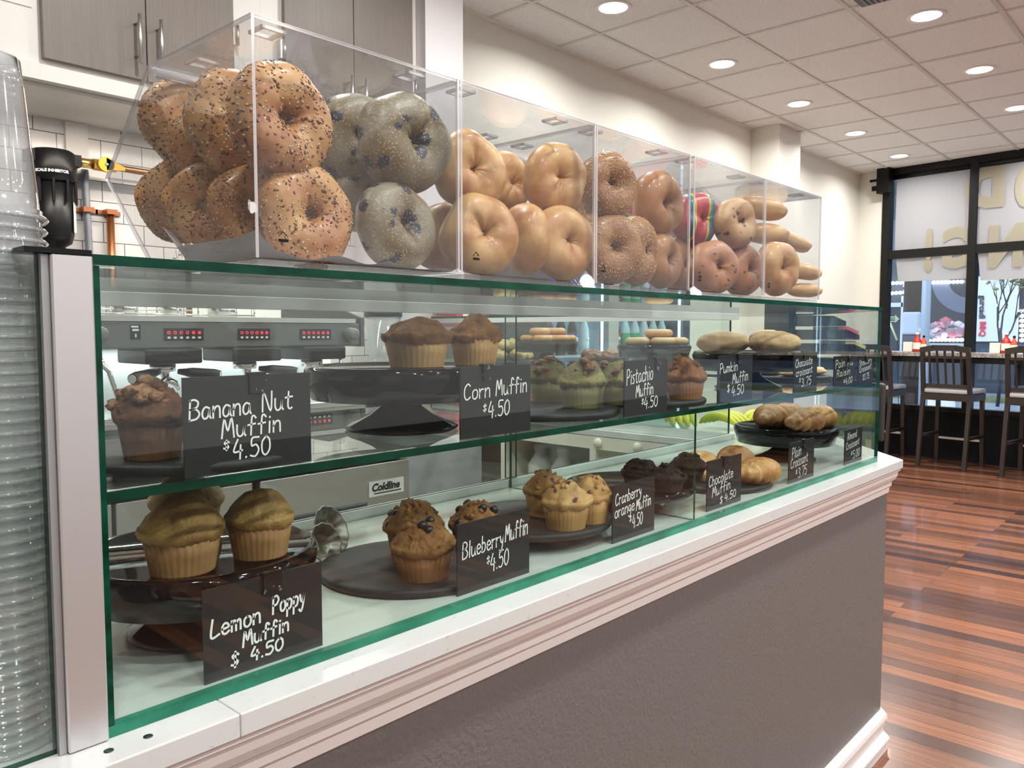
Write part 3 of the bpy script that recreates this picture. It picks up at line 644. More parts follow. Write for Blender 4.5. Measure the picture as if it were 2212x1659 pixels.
def slab(pts, z0, z1, name, mats, par):
    bm = nb(); lo = [bm.verts.new((*p, z0)) for p in pts]; hi = [bm.verts.new((*p, z1)) for p in pts]; n = len(pts)
    bm.faces.new(lo[::-1]); bm.faces.new(hi)
    for i in range(n): bm.faces.new((lo[i], lo[(i+1) % n], hi[(i+1) % n], hi[i])).material_index = 1
    bm.normal_update(); bmesh.ops.triangulate(bm, faces=[f for f in bm.faces if len(f.verts) > 4])
    return obj(name, bm, mats, par)
slab(OUT, ZT0, ZT1, 'top_glass', G2, case)
INN = [(GX0+.004, GY+.011), (CX-.008, GY+.011), (WX1-.018, CB), (WX1-.018, WYE-.02), (WX0+.02, WYE-.02), (WX0+.02, CB-.02), (GX0+.004, CB-.02)]
slab(INN, ZS0, ZS1, 'glass_shelf', G2, case)
m_deck = mat('pale_case_deck', (.58, .63, .59), .18, coat=.4)
slab([(x, y) for x, y in INN], LZ+.001, FL, 'case_deck', [m_deck, m_deck], case)
bm = nb(); box(bm, GX0, WX0-.004, CB-.018, CB, LZ+.001, LZ+.030); box(bm, GX0, WX0, CB, CB+.012, LZ+.001, LZ+.016); box(bm, WX0, WX0+.018, CB-.018, WYE, LZ+.001, LZ+.030); obj('door_track', bm, mat('pale_rail', (.72, .75, .73), .3, .2), case)
bm = nb(); box(bm, GX0, WX0+.02, CB-.025, CB+.004, 1.376, ZT0-.0006); box(bm, WX0, WX0+.028, CB+.004, WYE, 1.376, ZT0-.0006); obj('top_rail', bm, m_greyrail, case)
for x0, x1, y in ((GX0, 1.49, CB-.012), (1.46, WX0, CB-.003)):
    bm = nb(); pane_box(bm, x0, x1, y, y+.005, LZ+.031, 1.375); obj('sliding_door', bm, G2, case)
bm = nb(); pane_box(bm, WX0+.005, WX0+.010, CB, WYE, LZ+.031, 1.375); obj('wing_sliding_door', bm, G2, case)
bm = nb(); pane_box(bm, 1.454, 1.462, GY+.011, CB-.02, FL+.0005, ZS0-.0006); obj('shelf_support_glass', bm, G2, case)
bm = nb(); pane_box(bm, WX0, WX1, WYE, WYE+.008, LZ, ZT0-.0005); obj('wing_end_glass', bm, G2, case)
# aluminium end post and the left glass screen
post = thing('end_post', 'white aluminium corner post with black cap at the case end', 'post', (0, 0, 0))
bm = nb(); box(bm, .2572, .2935, GY-.006, GY+.0155, LZ+.0005, ZT1-.002); bev(bm, .0015, 1); obj('post', bm, m_alu, post)
bm = nb(); box(bm, .2505, .2568, GY-.001, GY+.0165, LZ+.0005, ZT1-.003); obj('glazing_channel', bm, mat('grey_channel', (.42, .42, .43), .4, .5), post)
bm = nb(); box(bm, .236, .2925, GY-.006, GY+.030, ZT1-.0018, ZT1+.003); obj('cap', bm, m_black, post)
bm = nb(); pane_box(bm, -.9, .2500, GY+.006, GY+.016, LZ+.0005, ZT1-.002); o = obj('glass_screen', bm, G2); tag(o, 'clear glass sneeze screen left of the aluminium post, before the cups', 'glass screen')
# ------------------------------------------------------------------ price cards
m_lace = mat('lace_clip', (.004, .004, .004), .4, col2=(.22, .22, .23), scale=160, contrast=(.60, .66))
def card(who, px0, px1, zs, h, lines, y=.832, sw=.0021, clip=.5, clipw=.021, clipd=.021, lean=0.0):
    x0 = onY(px0, 716, y).x; x1 = onY(px1, 716, y).x; wd = x1-x0
    t = thing('price_card', 'black price card reading %s' % who, 'price card', (x0, y, zs), 0, 'handwritten black price cards')
    t.rotation_euler = (-lean, 0, 0)
    b = nb(); box(b, 0, wd, 0, .0025, 0, h); obj('board', b, m_card, t)
    b = nb()
    for s, u, v, wf, hf, tl in lines: write(b, s, u*wd, v*h, wf*wd, hf*h, -.0006, sw, tl)
    obj('lettering', b, m_chalk, t)
    if clip:
        b = nb(); cx = clip*wd; box(b, cx-clipw/2, cx+clipw/2, -.0035, -.0007, h-clipd, h+.002); box(b, cx-clipw/2, cx+clipw/2, .003, .006, h-clipd*.6, h+.002); box(b, cx-clipw/2, cx+clipw/2, -.0035, .006, h+.0012, h+.003); obj('clip', b, m_lace, t)
card('Banana Nut Muffin $4.50', 391, 668, ZS1, .1085, [('Banana', .04, .57, .46, .20, .03), ('Nut', .59, .60, .25, .21, .03), ('Muffin', .27, .36, .47, .20, .02), ('$', .28, .24, .045, .09, 0), ('4.50', .35, .13, .30, .20, .02)], clip=.55)
card('Corn Muffin $4.50', 994, 1146, ZS1, .106, [('Corn', .04, .54, .36, .22, .04), ('Muffin', .48, .57, .46, .23, .03), ('$', .30, .36, .045, .10, 0), ('4.50', .37, .27, .31, .22, .02)], clip=.36)
card('Pistachio Muffin $4.50', 1350, 1443, ZS1, .104, [('Pistachio', .04, .56, .60, .27, .09), ('Muffin', .25, .33, .40, .22, .06), ('$', .38, .19, .05, .10, 0), ('4.50', .44, .11, .32, .20, .03)], clip=.76, clipw=.017)
card('Pumkin Muffin $4.50', 1553, 1627, ZS1, .106, [('Pumkin', .04, .62, .50, .20, .06), ('Muffin', .40, .38, .46, .22, .08), ('$', .25, .22, .07, .16, 0), ('4.50', .38, .13, .36, .20, .06)], clip=.58, clipw=.02)
card('Chocolate Croissant $3.75', 1717, 1767, ZS1, .104, [('Chocolate', .05, .62, .72, .20, .08), ('croissant', .08, .40, .70, .18, .08), ('$', .22, .26, .06, .10, 0), ('3.75', .32, .14, .42, .20, .08)], clip=.45, clipw=.024)
card('Pain Au Raisin $4.00', 1804, 1849, ZS1, .088, [('Pain', .06, .60, .42, .26, .08), ('Au', .62, .66, .26, .22, .08), ('Raisin', .12, .32, .64, .22, .06), ('$', .45, .12, .06, .1, 0), ('4.00', .54, .06, .34, .2, .08)], clip=.7, clipw=.02)
card('Strawberry Croissant $3.75, at the case corner', 1856, 1888, ZS1, .086, [('Strawberry', .06, .62, .84, .20, .1), ('Croissant', .08, .40, .78, .18, .1), ('$3.75', .3, .12, .44, .2, .08)], clip=.5, clipw=.022)
card('Lemon Poppy Muffin $4.50', 423, 686, FL, .106, [('Lemon', .05, .48, .40, .19, .03), ('Poppy', .55, .545, .29, .19, .05), ('Muffin', .30, .28, .39, .17, .05), ('$', .20, .10, .065, .15, .0), ('4.50', .36, .10, .28, .14, .04)], clip=.55, clipw=.024, sw=.0026, y=.826)
card('Blueberry Muffin $4.50', 986, 1144, FL, .107, [('Blueberry', .06, .50, .56, .23, .06), ('Muffin', .64, .58, .33, .25, .06), ('$', .38, .34, .04, .10, 0), ('4.50', .43, .22, .26, .24, .05)], clip=0)
card('Cranberry Orange Muffin $4.50', 1327, 1418, FL, .108, [('Cranberry', .05, .64, .62, .20, .10), ('orange', .04, .43, .46, .20, .10), ('Muffin', .54, .46, .36, .20, .08), ('$', .38, .30, .05, .10, 0), ('4.50', .45, .18, .25, .22, .05)], clip=0)
card('Chocolate Muffin $4.50', 1533, 1607, FL, .110, [('Chocolate', .04, .48, .70, .20, .08), ('Muffin', .14, .26, .52, .20, .10), ('$', .36, .08, .08, .15, 0), ('4.50', .5, .10, .34, .15, .08)], clip=.5, clipw=.02)
card('Plain Croissant $3.75', 1711, 1765, FL, .104, [('Plain', .10, .60, .36, .26, .10), ('Croissant', .06, .36, .68, .24, .08), ('$', .26, .2, .06, .1, 0), ('3.75', .36, .08, .34, .24, .08)], clip=.58, clipw=.02)
card('Almond Croissant $5.00, last card before the corner', 1832, 1869, FL, .102, [('Almond', .12, .70, .55, .20, .06), ('Croissant', .06, .42, .76, .2, .08), ('$', .36, .24, .06, .1, 0), ('5.00', .46, .12, .4, .22, .08)], clip=0)
# ------------------------------------------------------------------ stands and boards
def stand(label, x, y, z0, top, r=.152, skirt=.052, foot=.092, gloss=True):
    """footed cake stand: disc with deep skirt, waisted stem, flared foot"""
    t = thing('cake_stand', label, 'cake stand', (x, y, z0), 0, 'black footed cake stands')
    b = nb(); lathe(b, [(0, top-.004), (r-.016, top-.004), (r-.010, top), (r-.003, top-.001), (r, top-.006), (r+.002, top-.012), (r-.010, top-skirt), (r-.013, top-skirt), (r-.004, top-.014), (0, top-.012)], 56); obj('plate', b, m_blackgloss, t)
    h = top-.012
    b = nb(); lathe(b, [(0, h), (.034, h), (.024, h*.82), (.022, h*.70), (.025, h*.55), (.034, h*.40), (.050, h*.27), (.070, h*.17), (foot-.006, h*.10), (foot, .005), (foot-.004, 0), (0, 0)], 48); obj('pedestal', b, m_blackgloss, t)
    return t
def board(label, x, y, z0, r=.150, th=.013, low=0.0, m=None):
    t = thing('serving_board', label, 'serving board', (x, y, z0), 0, 'round dark serving boards')
    b = nb(); z = low
    lathe(b, [(0, z), (r-.004, z), (r, z+.004), (r, z+th-.003), (r-.003, z+th), (r-.018, z+th), (r-.021, z+th-.0015), (0, z+th-.0015)], 56); obj('plate', b, m or m_slate, t)
    if low:
        b = nb(); lathe(b, [(0, low), (.05, low), (.055, .006), (.075, 0), (0, 0)], 32); obj('foot', b, m or m_slate, t)
    return t
board('dark round board under the banana nut muffin', .465, .975, ZS1)
stand('black footed cake stand carrying two corn muffins', .832, .999, ZS1, .104)
board('dark round board under the green pistachio muffins', 1.168, .985, ZS1)
board('dark round board under the pumpkin muffins', 1.50, .985, ZS1)
stand('black footed stand holding breads on the top shelf', 2.075, .999, ZS1, .104)
board('dark round board of flat pastries behind the bread stand', 2.60, 1.12, ZS1, r=.145)
stand('tall black cake stand with three lemon poppy muffins', .486, .999, FL, .108)
board('dark round board under the blueberry muffins', .838, .985, FL)
board('dark low footed board under the cranberry orange muffins', 1.145, .985, FL, low=.024)
stand('black low stand with chocolate muffins', 1.478, .99, FL, .055, r=.145, skirt=.022, foot=.08)
board('dark round board under the plain croissants', 1.85, .985, FL)
stand('black footed stand of almond croissants at the case corner', 2.36, 1.012, FL, .104)
stand('black cake stand of ring doughnuts in the wing case, far one', 2.92, 2.43, ZS1, .112)
stand('black cake stand of pale doughnuts in the wing case, near one', 2.862, 1.80, ZS1, .104)
board('dark board of chocolate pastries in the wing case', 2.91, 2.11, ZS1, r=.14, low=.012)
board('dark board of golden scones in the wing case, farthest one', 3.0, 2.76, ZS1, r=.15)
# ------------------------------------------------------------------ muffins
def mm(name, a, b, sc=60, bump=.6): return mat(name, a, .7, col2=b, scale=sc, bump=bump, bscale=130, spec=.25)
KIND = {
 'banana': (mm('choc_crumb', (.060, .022, .010), (.13, .050, .020)), mat('brown_paper', (.10, .040, .015), .6, col2=(.16, .070, .025), scale=40)),
 'corn': (mm('corn_crust', (.40, .185, .062), (.26, .105, .034)), mat('corn_cup', (.60, .36, .14), .6, col2=(.50, .27, .095), scale=25, stretch=(1, 1, .2))),
 'pistachio': (mm('pistachio_crumb', (.20, .20, .065), (.20, .135, .065), 35), mat('pistachio_cup', (.25, .22, .085), .6, col2=(.19, .17, .065), scale=30, stretch=(1, 1, .2))),
 'pumpkin': (mm('pumpkin_crumb', (.25, .10, .035), (.16, .06, .022)), mat('pumpkin_cup', (.30, .13, .05), .6)),
 'lemon': (spotted('lemon_crumb', (.40, .23, .065), (.28, .145, .04), (.07, .035, .02), 230, .20, .6, .5, 150, nscale=30), mat('lemon_cup', (.42, .24, .10), .6, col2=(.34, .18, .065), scale=30, stretch=(1, 1, .2))),
 'blueberry': (mm('blueberry_crumb', (.20, .085, .028), (.33, .16, .055)), mat('blueberry_cup', (.34, .14, .045), .6, col2=(.22, .08, .028), scale=30, stretch=(1, 1, .25))),
 'cranberry': (spotted('cranberry_crumb', (.42, .22, .07), (.52, .32, .13), (.10, .02, .03), 38, .16, .6, .5, 140), mat('cranberry_cup', (.50, .30, .10), .6, col2=(.40, .21, .07), scale=30, stretch=(1, 1, .2))),
 'chocolate': (mm('dark_choc_crumb', (.012, .008, .007), (.030, .020, .017)), mat('dark_cup', (.015, .010, .009), .6)),
}
m_nut = mat('walnut', (.30, .13, .04), .45, col2=(.10, .035, .012), scale=90, bump=.5, bscale=160)
m_berry = mat('blueberry', (.007, .007, .012), .35)
def muffin(kind, label, px, py, z, wpx, nuts=0, berries=0, seed=0, peak=.034, pos=None, lumps=0, hcup=.044):
    mt, mcup = KIND[kind]
    if pos is None:
        p = onZ(px, py, z); d = depth(p); r = wpx*d/F/2; r = min(max(r, .040), .060)
        hd = Vector((p.x, p.y)).normalized(); p2 = Vector((p.x, p.y))+hd*r*.78
        p2.y = max(p2.y, GY+.034+r*1.0)
    else: p2 = Vector(pos); r = wpx
    t = thing('muffin', label, 'muffin', (p2.x, p2.y, z), seed*1.1, kind.replace('corn', 'corn')+' muffins')
    rb = r*.74; rt = r*.90
    b = nb(); n = 96
    lathe(b, [(0, 0), (rb, 0), (rb, .001), (rb+(rt-rb)*.5, hcup*.5), (rt, hcup), (rt-.002, hcup-.001)], n, mod=lambda th, rr, zz: rr if rr < rb*.9 else rr*(1+.022*math.cos(th*32)))
    obj('paper_cup', b, mcup, t)
    b = nb(); prof = [(rt*.97, hcup-.006), (r*.97, hcup-.001), (r, hcup+.004), (r*.985, hcup+.010)]
    for q in range(1, 9): a = q/8*PI/2; sg = math.cos(a); pw = {'corn': 1.7, 'lemon': 2.2}.get(kind, 2.3); prof.append((r*.985*sg+1e-5*(q < 8), hcup+.008+peak*(1-sg**pw)))
    prof[-1] = (0, prof[-1][1])
    o3 = Vector((seed*3.1, seed*1.7, seed*5.3)); crum = .0045 if kind in ('lemon',) else .009
    def mod(th, rr, zz):
        v = Vector((rr*math.cos(th), rr*math.sin(th), zz)); k = noise.noise(v*38+o3)*crum + noise.noise(v*95+o3)*crum*.5
        if kind in ('blueberry', 'banana', 'pistachio', 'chocolate'): k += noise.noise(v*170+o3)*.003
        zf = min(1, max(0, (zz-hcup)/.02)); return rr+k*.6, zz+k*.9*zf
    lathe(b, prof, 56, mod=mod); obj('muffin_top', b, mt, t)
    rnd = random.Random(seed+kind.__hash__() % 1 + 11)
    def onTop(k, n_):
        a = rnd.uniform(0, 2*PI); f = .25+.7*rnd.random(); rr = r*.93*f; zz = hcup+.008+peak*(1-f**2.2); return Vector((rr*math.cos(a), rr*math.sin(a), zz))
    for q in range(nuts):
        p = onTop(q, nuts); b = nb()
        for s in range(3): blob(b, p+Vector((rnd.uniform(-1, 1), rnd.uniform(-1, 1), rnd.uniform(0, 1)))*.006, .0085, q*5+s+seed, .7, 2.6, 2, 0, (1.2, .9, .8))
        obj('walnut', b, m_nut, t)
    for q in range(berries):
        p = onTop(q, berries); b = nb(); blob(b, p+Vector((0, 0, .001)), .0082, q+seed, .1, 1.5, 2); obj('blueberry', b, m_berry, t)
    if lumps:
        b = nb()
        for q in range(lumps): blob(b, onTop(q, lumps), rnd.uniform(.0035, .007), q+seed, .5, 2, 1)
        obj('crumb_topping', b, mt, t)['kind'] = 'stuff'
    return t
zb = ZS1+.0117
muffin('banana', 'big dark banana muffin topped with walnuts, partly behind its card', 330, 997, zb, 152, nuts=9, lumps=30, seed=3, peak=.036)
zc = ZS1+.1002
muffin('corn', 'larger golden corn muffin on the cake stand, in front', 901, 795, zc, 157, seed=1, peak=.030)
muffin('corn', 'second corn muffin on the cake stand, right behind the first', 1026, 790, zc, 118, seed=2, peak=.036)
muffin('pistachio', 'green pistachio muffin in the middle, largest of the tray', 1257, 884, zb, 110, nuts=4, lumps=14, seed=4)
muffin('pistachio', 'green pistachio muffin at the left with a tall walnut piece', 1183, 870, zb, 84, nuts=7, lumps=8, seed=5)
muffin('pistachio', 'green pistachio muffin half hidden behind its price card', 1336, 876, zb, 95, nuts=2, lumps=12, seed=6)
muffin('pumpkin', 'brown pumpkin muffin with crumb top, nearer of the two', 1507, 866, zb, 92, lumps=40, seed=7)
muffin('pumpkin', 'brown pumpkin muffin with crumb top, behind and to the left', 1471, 852, zb, 74, lumps=30, seed=8)
zl = FL+.1042
muffin('lemon', 'yellow lemon poppy muffin on the tall stand, front left one', 396, 1250, zl, 182, seed=9, peak=.040)
muffin('lemon', 'yellow lemon poppy muffin on the tall stand, right hand one', 563, 1213, zl, 153, seed=10, peak=.034)
muffin('lemon', 'yellow lemon poppy muffin at the back of the tall stand', 405, 1168, zl, 160, seed=11, peak=.036)
zf_ = FL+.0117
muffin('blueberry', 'blueberry muffin in front of its tray, crumbly top', 914, 1262, zf_, 145, berries=4, lumps=30, seed=12)
muffin('blueberry', 'blueberry muffin standing behind the front one', 895, 1212, zf_, 132, berries=6, lumps=26, seed=13, peak=.04)
muffin('blueberry', 'blueberry muffin mostly hidden by the Blueberry card', 1030, 1206, zf_, 122, berries=6, lumps=20, seed=14)
zr = FL+.0357
muffin('cranberry', 'cranberry orange muffin nearest the glass, berry on its side', 1232, 1152, zr, 113, lumps=18, seed=15)
muffin('cranberry', 'cranberry orange muffin at the left rear of its board', 1177, 1120, zr, 96, lumps=16, seed=16)
muffin('cranberry', 'cranberry orange muffin at the right beside its card', 1298, 1140, zr, 90, lumps=16, seed=17)
zd = FL+.0512
muffin('chocolate', 'black chocolate muffin at the left of the low stand', 1384, 1058, zd, 87, lumps=12, seed=18, peak=.026, hcup=.026)
muffin('chocolate', 'black chocolate muffin at the front of the low stand', 1440, 1068, zd, 84, lumps=12, seed=19, peak=.024, hcup=.026)
muffin('chocolate', 'black chocolate muffin at the right rear of the low stand', 1486, 1040, zd, 80, lumps=12, seed=20, peak=.024, hcup=.026)
# fluted tartlet tins
def tin(label, x, y, z, r, h, rot):
    b = nb(); lathe(b, [(0, .0005), (r*.55, .0005), (r*.6, .002), (r, h), (r+.002, h), (r+.002, h-.001), (r*.6+.001, 0), (0, 0)], 80, mod=lambda th, rr, zz: rr*(1+(.06 if rr > r*.58 else 0)*abs(math.cos(th*6))))
    o = obj('tart_tin', b, mat('old_tin', (.30, .29, .26), .35, .9)); o.location = (x, y, z); o.rotation_euler = rot; tag(o, label, 'tin', 'fluted metal tartlet tins')
q = onZ(735, 1180, FL+.03)
tin('fluted grey metal tartlet tin lying tilted, upper of two', q.x+.02, q.y+.07, FL+.0385, .040, .014, (1.15, 0, .35))
tin('fluted grey metal tartlet tin lying tilted, lower nearer one', q.x-.018, q.y+.03, FL+.030, .032, .013, (1.2, .1, .2))
# ------------------------------------------------------------------ croissants, breads, doughnuts
m_cro = mat('croissant_crust', (.42, .17, .045), .4, col2=(.62, .34, .12), scale=30, bump=.3, bscale=60, coat=.25)
m_crod = mat('croissant_dark', (.24, .085, .028), .45, col2=(.48, .24, .09), scale=28, bump=.4, bscale=60)
m_flat = mat('flat_pastry', (.55, .30, .12), .5, col2=(.68, .46, .24), scale=22, bump=.3, bscale=50)
m_bread = mat('pale_bread', (.56, .33, .13), .5, col2=(.68, .47, .23), scale=18, bump=.3, bscale=60)
m_donut = mat('doughnut', (.48, .20, .08), .4, col2=(.58, .30, .15), scale=25)
m_chocp = mat('chocolate_pastry', (.16, .055, .028), .45, col2=(.26, .11, .06), scale=25, bump=.4, bscale=60)
m_scone = mat('scone', (.55, .40, .15), .7, col2=(.42, .27, .08), scale=40, bump=.6, bscale=70)
def croissant(label, x, y, z, L_, rz, m, seed=0, bend=1.2, fat=.034, tilt=0, group='plain croissants'):
    b = nb(); n = 44; k = 20; R = L_/bend; rings = []
    for i in range(n+1):
        s = i/n*2-1; a = s*bend/2; c = Vector((R*math.sin(a), -R*(math.cos(a)-math.cos(bend/2)), 0))
        rad = fat*(1-abs(s)**1.8)**.75+.005; step = abs((s*4.2) % 1); rad *= .70+.36*(step if s > 0 else 1-step)**.7
        tg = Vector((math.cos(a), math.sin(a)*1, 0)); nn = Vector((-tg.y, tg.x, 0))
        rings.append([b.verts.new(c+nn*rad*math.cos(2*PI*j/k)*1.05+Vector((0, 0, 1))*(rad*.82*math.sin(2*PI*j/k)+fat*.72)) for j in range(k)])
    for r0, r1 in zip(rings, rings[1:]):
        for j in range(k): b.faces.new((r0[j], r0[(j+1) % k], r1[(j+1) % k], r1[j])).smooth = True
    b.faces.new(rings[0][::-1]); b.faces.new(rings[-1])
    for v in b.verts:
        v.co += v.normal*noise.noise(v.co*40+Vector((seed, 0, 0)))*.002
        v.co.z = max(v.co.z, 0)
    o = obj('croissant', b, m); o.location = (x, y, z); o.rotation_euler = (tilt, 0, rz); tag(o, label, 'croissant', group); return o
zp = FL+.0117
croissant('plain croissant at the rear left of the lower board', 1.85, 1.055, zp, .17, .3, m_cro, 1, 1.6, .040)
croissant('plain croissant in the middle, half behind the Chocolate card', 1.80, .955, zp, .16, .0, m_cro, 2, 1.6, .036)
croissant('plain croissant nearest the glass beside the Plain Croissant card', 1.885, .895, zp, .17, -.15, m_cro, 3, 1.2, .038)
croissant('plain croissant lying on top, right rear', 1.93, .99, zp+.012, .16, .2, m_crod, 4, 1.4, .040)
za = FL+.1002
croissant('almond croissant at the left rear of the tall corner stand', 2.30, 1.06, za, .18, .35, m_crod, 5, 1.1, .042, group='almond croissants')
croissant('almond croissant at the front left of the tall corner stand', 2.295, .945, za, .17, -.1, m_crod, 6, 1.2, .040, group='almond croissants')
croissant('almond croissant at the front right of the tall corner stand', 2.42, .955, za, .16, .25, m_cro, 7, 1.2, .040, group='almond croissants')
croissant('almond croissant at the right rear of the tall corner stand', 2.42, 1.06, za, .17, .1, m_crod, 8, 1.2, .040, group='almond croissants')
def loaf(name, label, cat, x, y, z, L_, wd, h, rz, m, seed=0, group=None, slash=0, amp=.10):
    b = nb(); bmesh.ops.create_uvsphere(b, u_segments=32, v_segments=20, radius=1); o3 = Vector((seed*2.3, seed, 0))
    for v in b.verts:
        d = v.co.copy(); k = 1+amp*noise.noise(d*2.2+o3)
        x_ = math.copysign(abs(d.x)**.72, d.x); v.co = Vector((x_*L_/2, d.y*wd/2, d.z*h/2))*k
        if slash and d.z > .1:
            s = math.sin(d.x*slash*2.2+d.y*2.0); v.co.z -= max(0, s-.55)*h*.28
        v.co.z = max(v.co.z+h*.45, 0)
    for f in b.faces: f.smooth = True
    o = obj(name, b, m); o.location = (x, y, z); o.rotation_euler = (0, 0, rz); tag(o, label, cat, group); return o
zt = ZS1+.1002
loaf('bread_roll', 'long pale bread roll at the left on the top stand', 'bread', 1.985, 1.03, zt, .165, .085, .060, -.35, m_bread, 1, 'breads on the top stand')
loaf('bread_roll', 'floury long bread roll nearest the glass on the top stand', 'bread', 2.055, .915, zt, .165, .085, .062, -.3, m_bread, 2, 'breads on the top stand')
loaf('bread_roll', 'golden bread roll at the right end of the top stand', 'bread', 2.155, .985, zt, .12, .08, .066, -.3, m_bread, 3, 'breads on the top stand')
for i, (dx, dy, rz) in enumerate(((-.07, -.05, .2), (.04, -.07, -.3), (-.02, .05, .4), (.08, .03, .1))):
    loaf('flat_pastry', 'flat golden pastry on the board behind the bread stand, piece %s' % ['left', 'front', 'rear', 'right'][i], 'pastry', 2.60+dx, 1.12+dy, ZS1+.0117, .12, .07, .032, rz, m_flat, i, 'flat pastries', slash=3)
def donut_mesh(R, r, m, flat=.8, seed=0):
    b = nb(); n = 36; k = 16
    rings = []
    for i in range(n):
        a = 2*PI*i/n; q = noise.noise(Vector((math.cos(a)*2+seed, math.sin(a)*2, 0)))*.002
        rings.append([b.verts.new(((R+(r+q)*math.cos(2*PI*j/k))*math.cos(a), (R+(r+q)*math.cos(2*PI*j/k))*math.sin(a), r*flat*(1+math.sin(2*PI*j/k)))) for j in range(k)])
    for i in range(n):
        for j in range(k): b.faces.new((rings[i][j], rings[(i+1) % n][j], rings[(i+1) % n][(j+1) % k], rings[i][(j+1) % k])).smooth = True
    return b
def donuts(cx, cy, z, spec, m, grp, lab):
    base = None
    for i, (dx, dy, dz, l) in enumerate(spec):
        if base is None: o = obj('doughnut', donut_mesh(.030, .021, m), m); base = o
        else: o = base.copy(); C.objects.link(o)
        o.location = (cx+dx, cy+dy, z+dz); o.rotation_euler = (0, 0, i); tag(o, lab % l, 'doughnut', grp)
donuts(2.92, 2.43, ZS1+.1082, [(-.085, -.045, 0, 'front left'), (-.02, -.085, 0, 'front centre'), (.07, -.06, 0, 'front right'), (-.06, .05, 0, 'rear left'), (.04, .05, 0, 'rear right'), (-.05, .0, .034, 'top left'), (.04, -.02, .034, 'top right')], m_donut, 'ring doughnuts on the far stand', 'glazed ring doughnut on the far wing stand, %s of the pile')
donuts(2.862, 1.80, ZS1+.1002, [(-.095, .02, 0, 'left'), (-.03, -.06, 0, 'front left'), (.06, -.07, 0, 'front right'), (.09, .03, 0, 'right'), (.0, .05, 0, 'rear'), (.0, -.01, .034, 'top left'), (.05, .0, .034, 'top right')], mat('pale_doughnut', (.62, .38, .20), .5, col2=(.55, .28, .12), scale=25), 'pale doughnuts on the near stand', 'pale sugared doughnut on the near wing stand, %s of the pile')
for i, (dx, dy, rz) in enumerate(((-.085, -.03, .2), (-.02, -.07, .0), (.055, -.07, -.2), (.09, .01, .5), (-.02, .04, .1))):
    loaf('chocolate_pastry', 'brown chocolate pastry on the wing board, %s piece' % ['far left', 'front left', 'front right', 'far right', 'rear'][i], 'pastry', 2.91+dx, 2.11+dy, ZS1+.0237, .10, .075, .058, rz, m_chocp, i, 'chocolate pastries', slash=4, amp=.2)
for i, (dx, dy, dz) in enumerate(((-.09, -.02, 0), (.0, -.07, 0), (.09, -.04, 0), (.0, .06, 0), (-.05, -.01, .05), (.03, .0, .05))):
    b = nb(); blob(b, (0, 0, .026), .042, i, .35, 2.2, 3, 0, (1.1, 1, .72)); o = obj('scone', b, m_scone); o.location = (3.0+dx, 2.76+dy, ZS1+.0117+dz); tag(o, 'craggy golden scone in the far wing case, %s of the heap' % ['left', 'front', 'right', 'rear', 'upper left', 'upper right'][i], 'scone', 'scones in the wing case')
# bananas on the wing deck
def banana_bunch(label, x, y, z, rz, n=4):
    t = thing('banana_bunch', label, 'bananas', (x, y, z), rz, 'banana bunches')
    for q in range(n):
        b = nb(); pts = []; rs = []
        for i in range(11):
            s = i/10; a = -1.0+2.0*s; pts.append((.10*math.sin(a), .028*q-.04+.02*s, .055-.075*(1-math.cos(a)))); rs.append(.017*(1-abs(2*s-1)**3*.75))
        tube(b, pts, rs, 8); obj('banana', b, mat('banana_yellow', (.62, .55, .04), .45, col2=(.42, .46, .05), scale=15), t)
    return t
banana_bunch('yellow banana bunch in the corner of the wing case, left', 2.80, 1.62, FL, .6)
banana_bunch('green tinged banana bunch in the wing case, middle', 2.93, 1.50, FL, 1.4)
banana_bunch('yellow banana bunch seen behind the almond croissants', 3.05, 1.40, FL+.0, -.2)
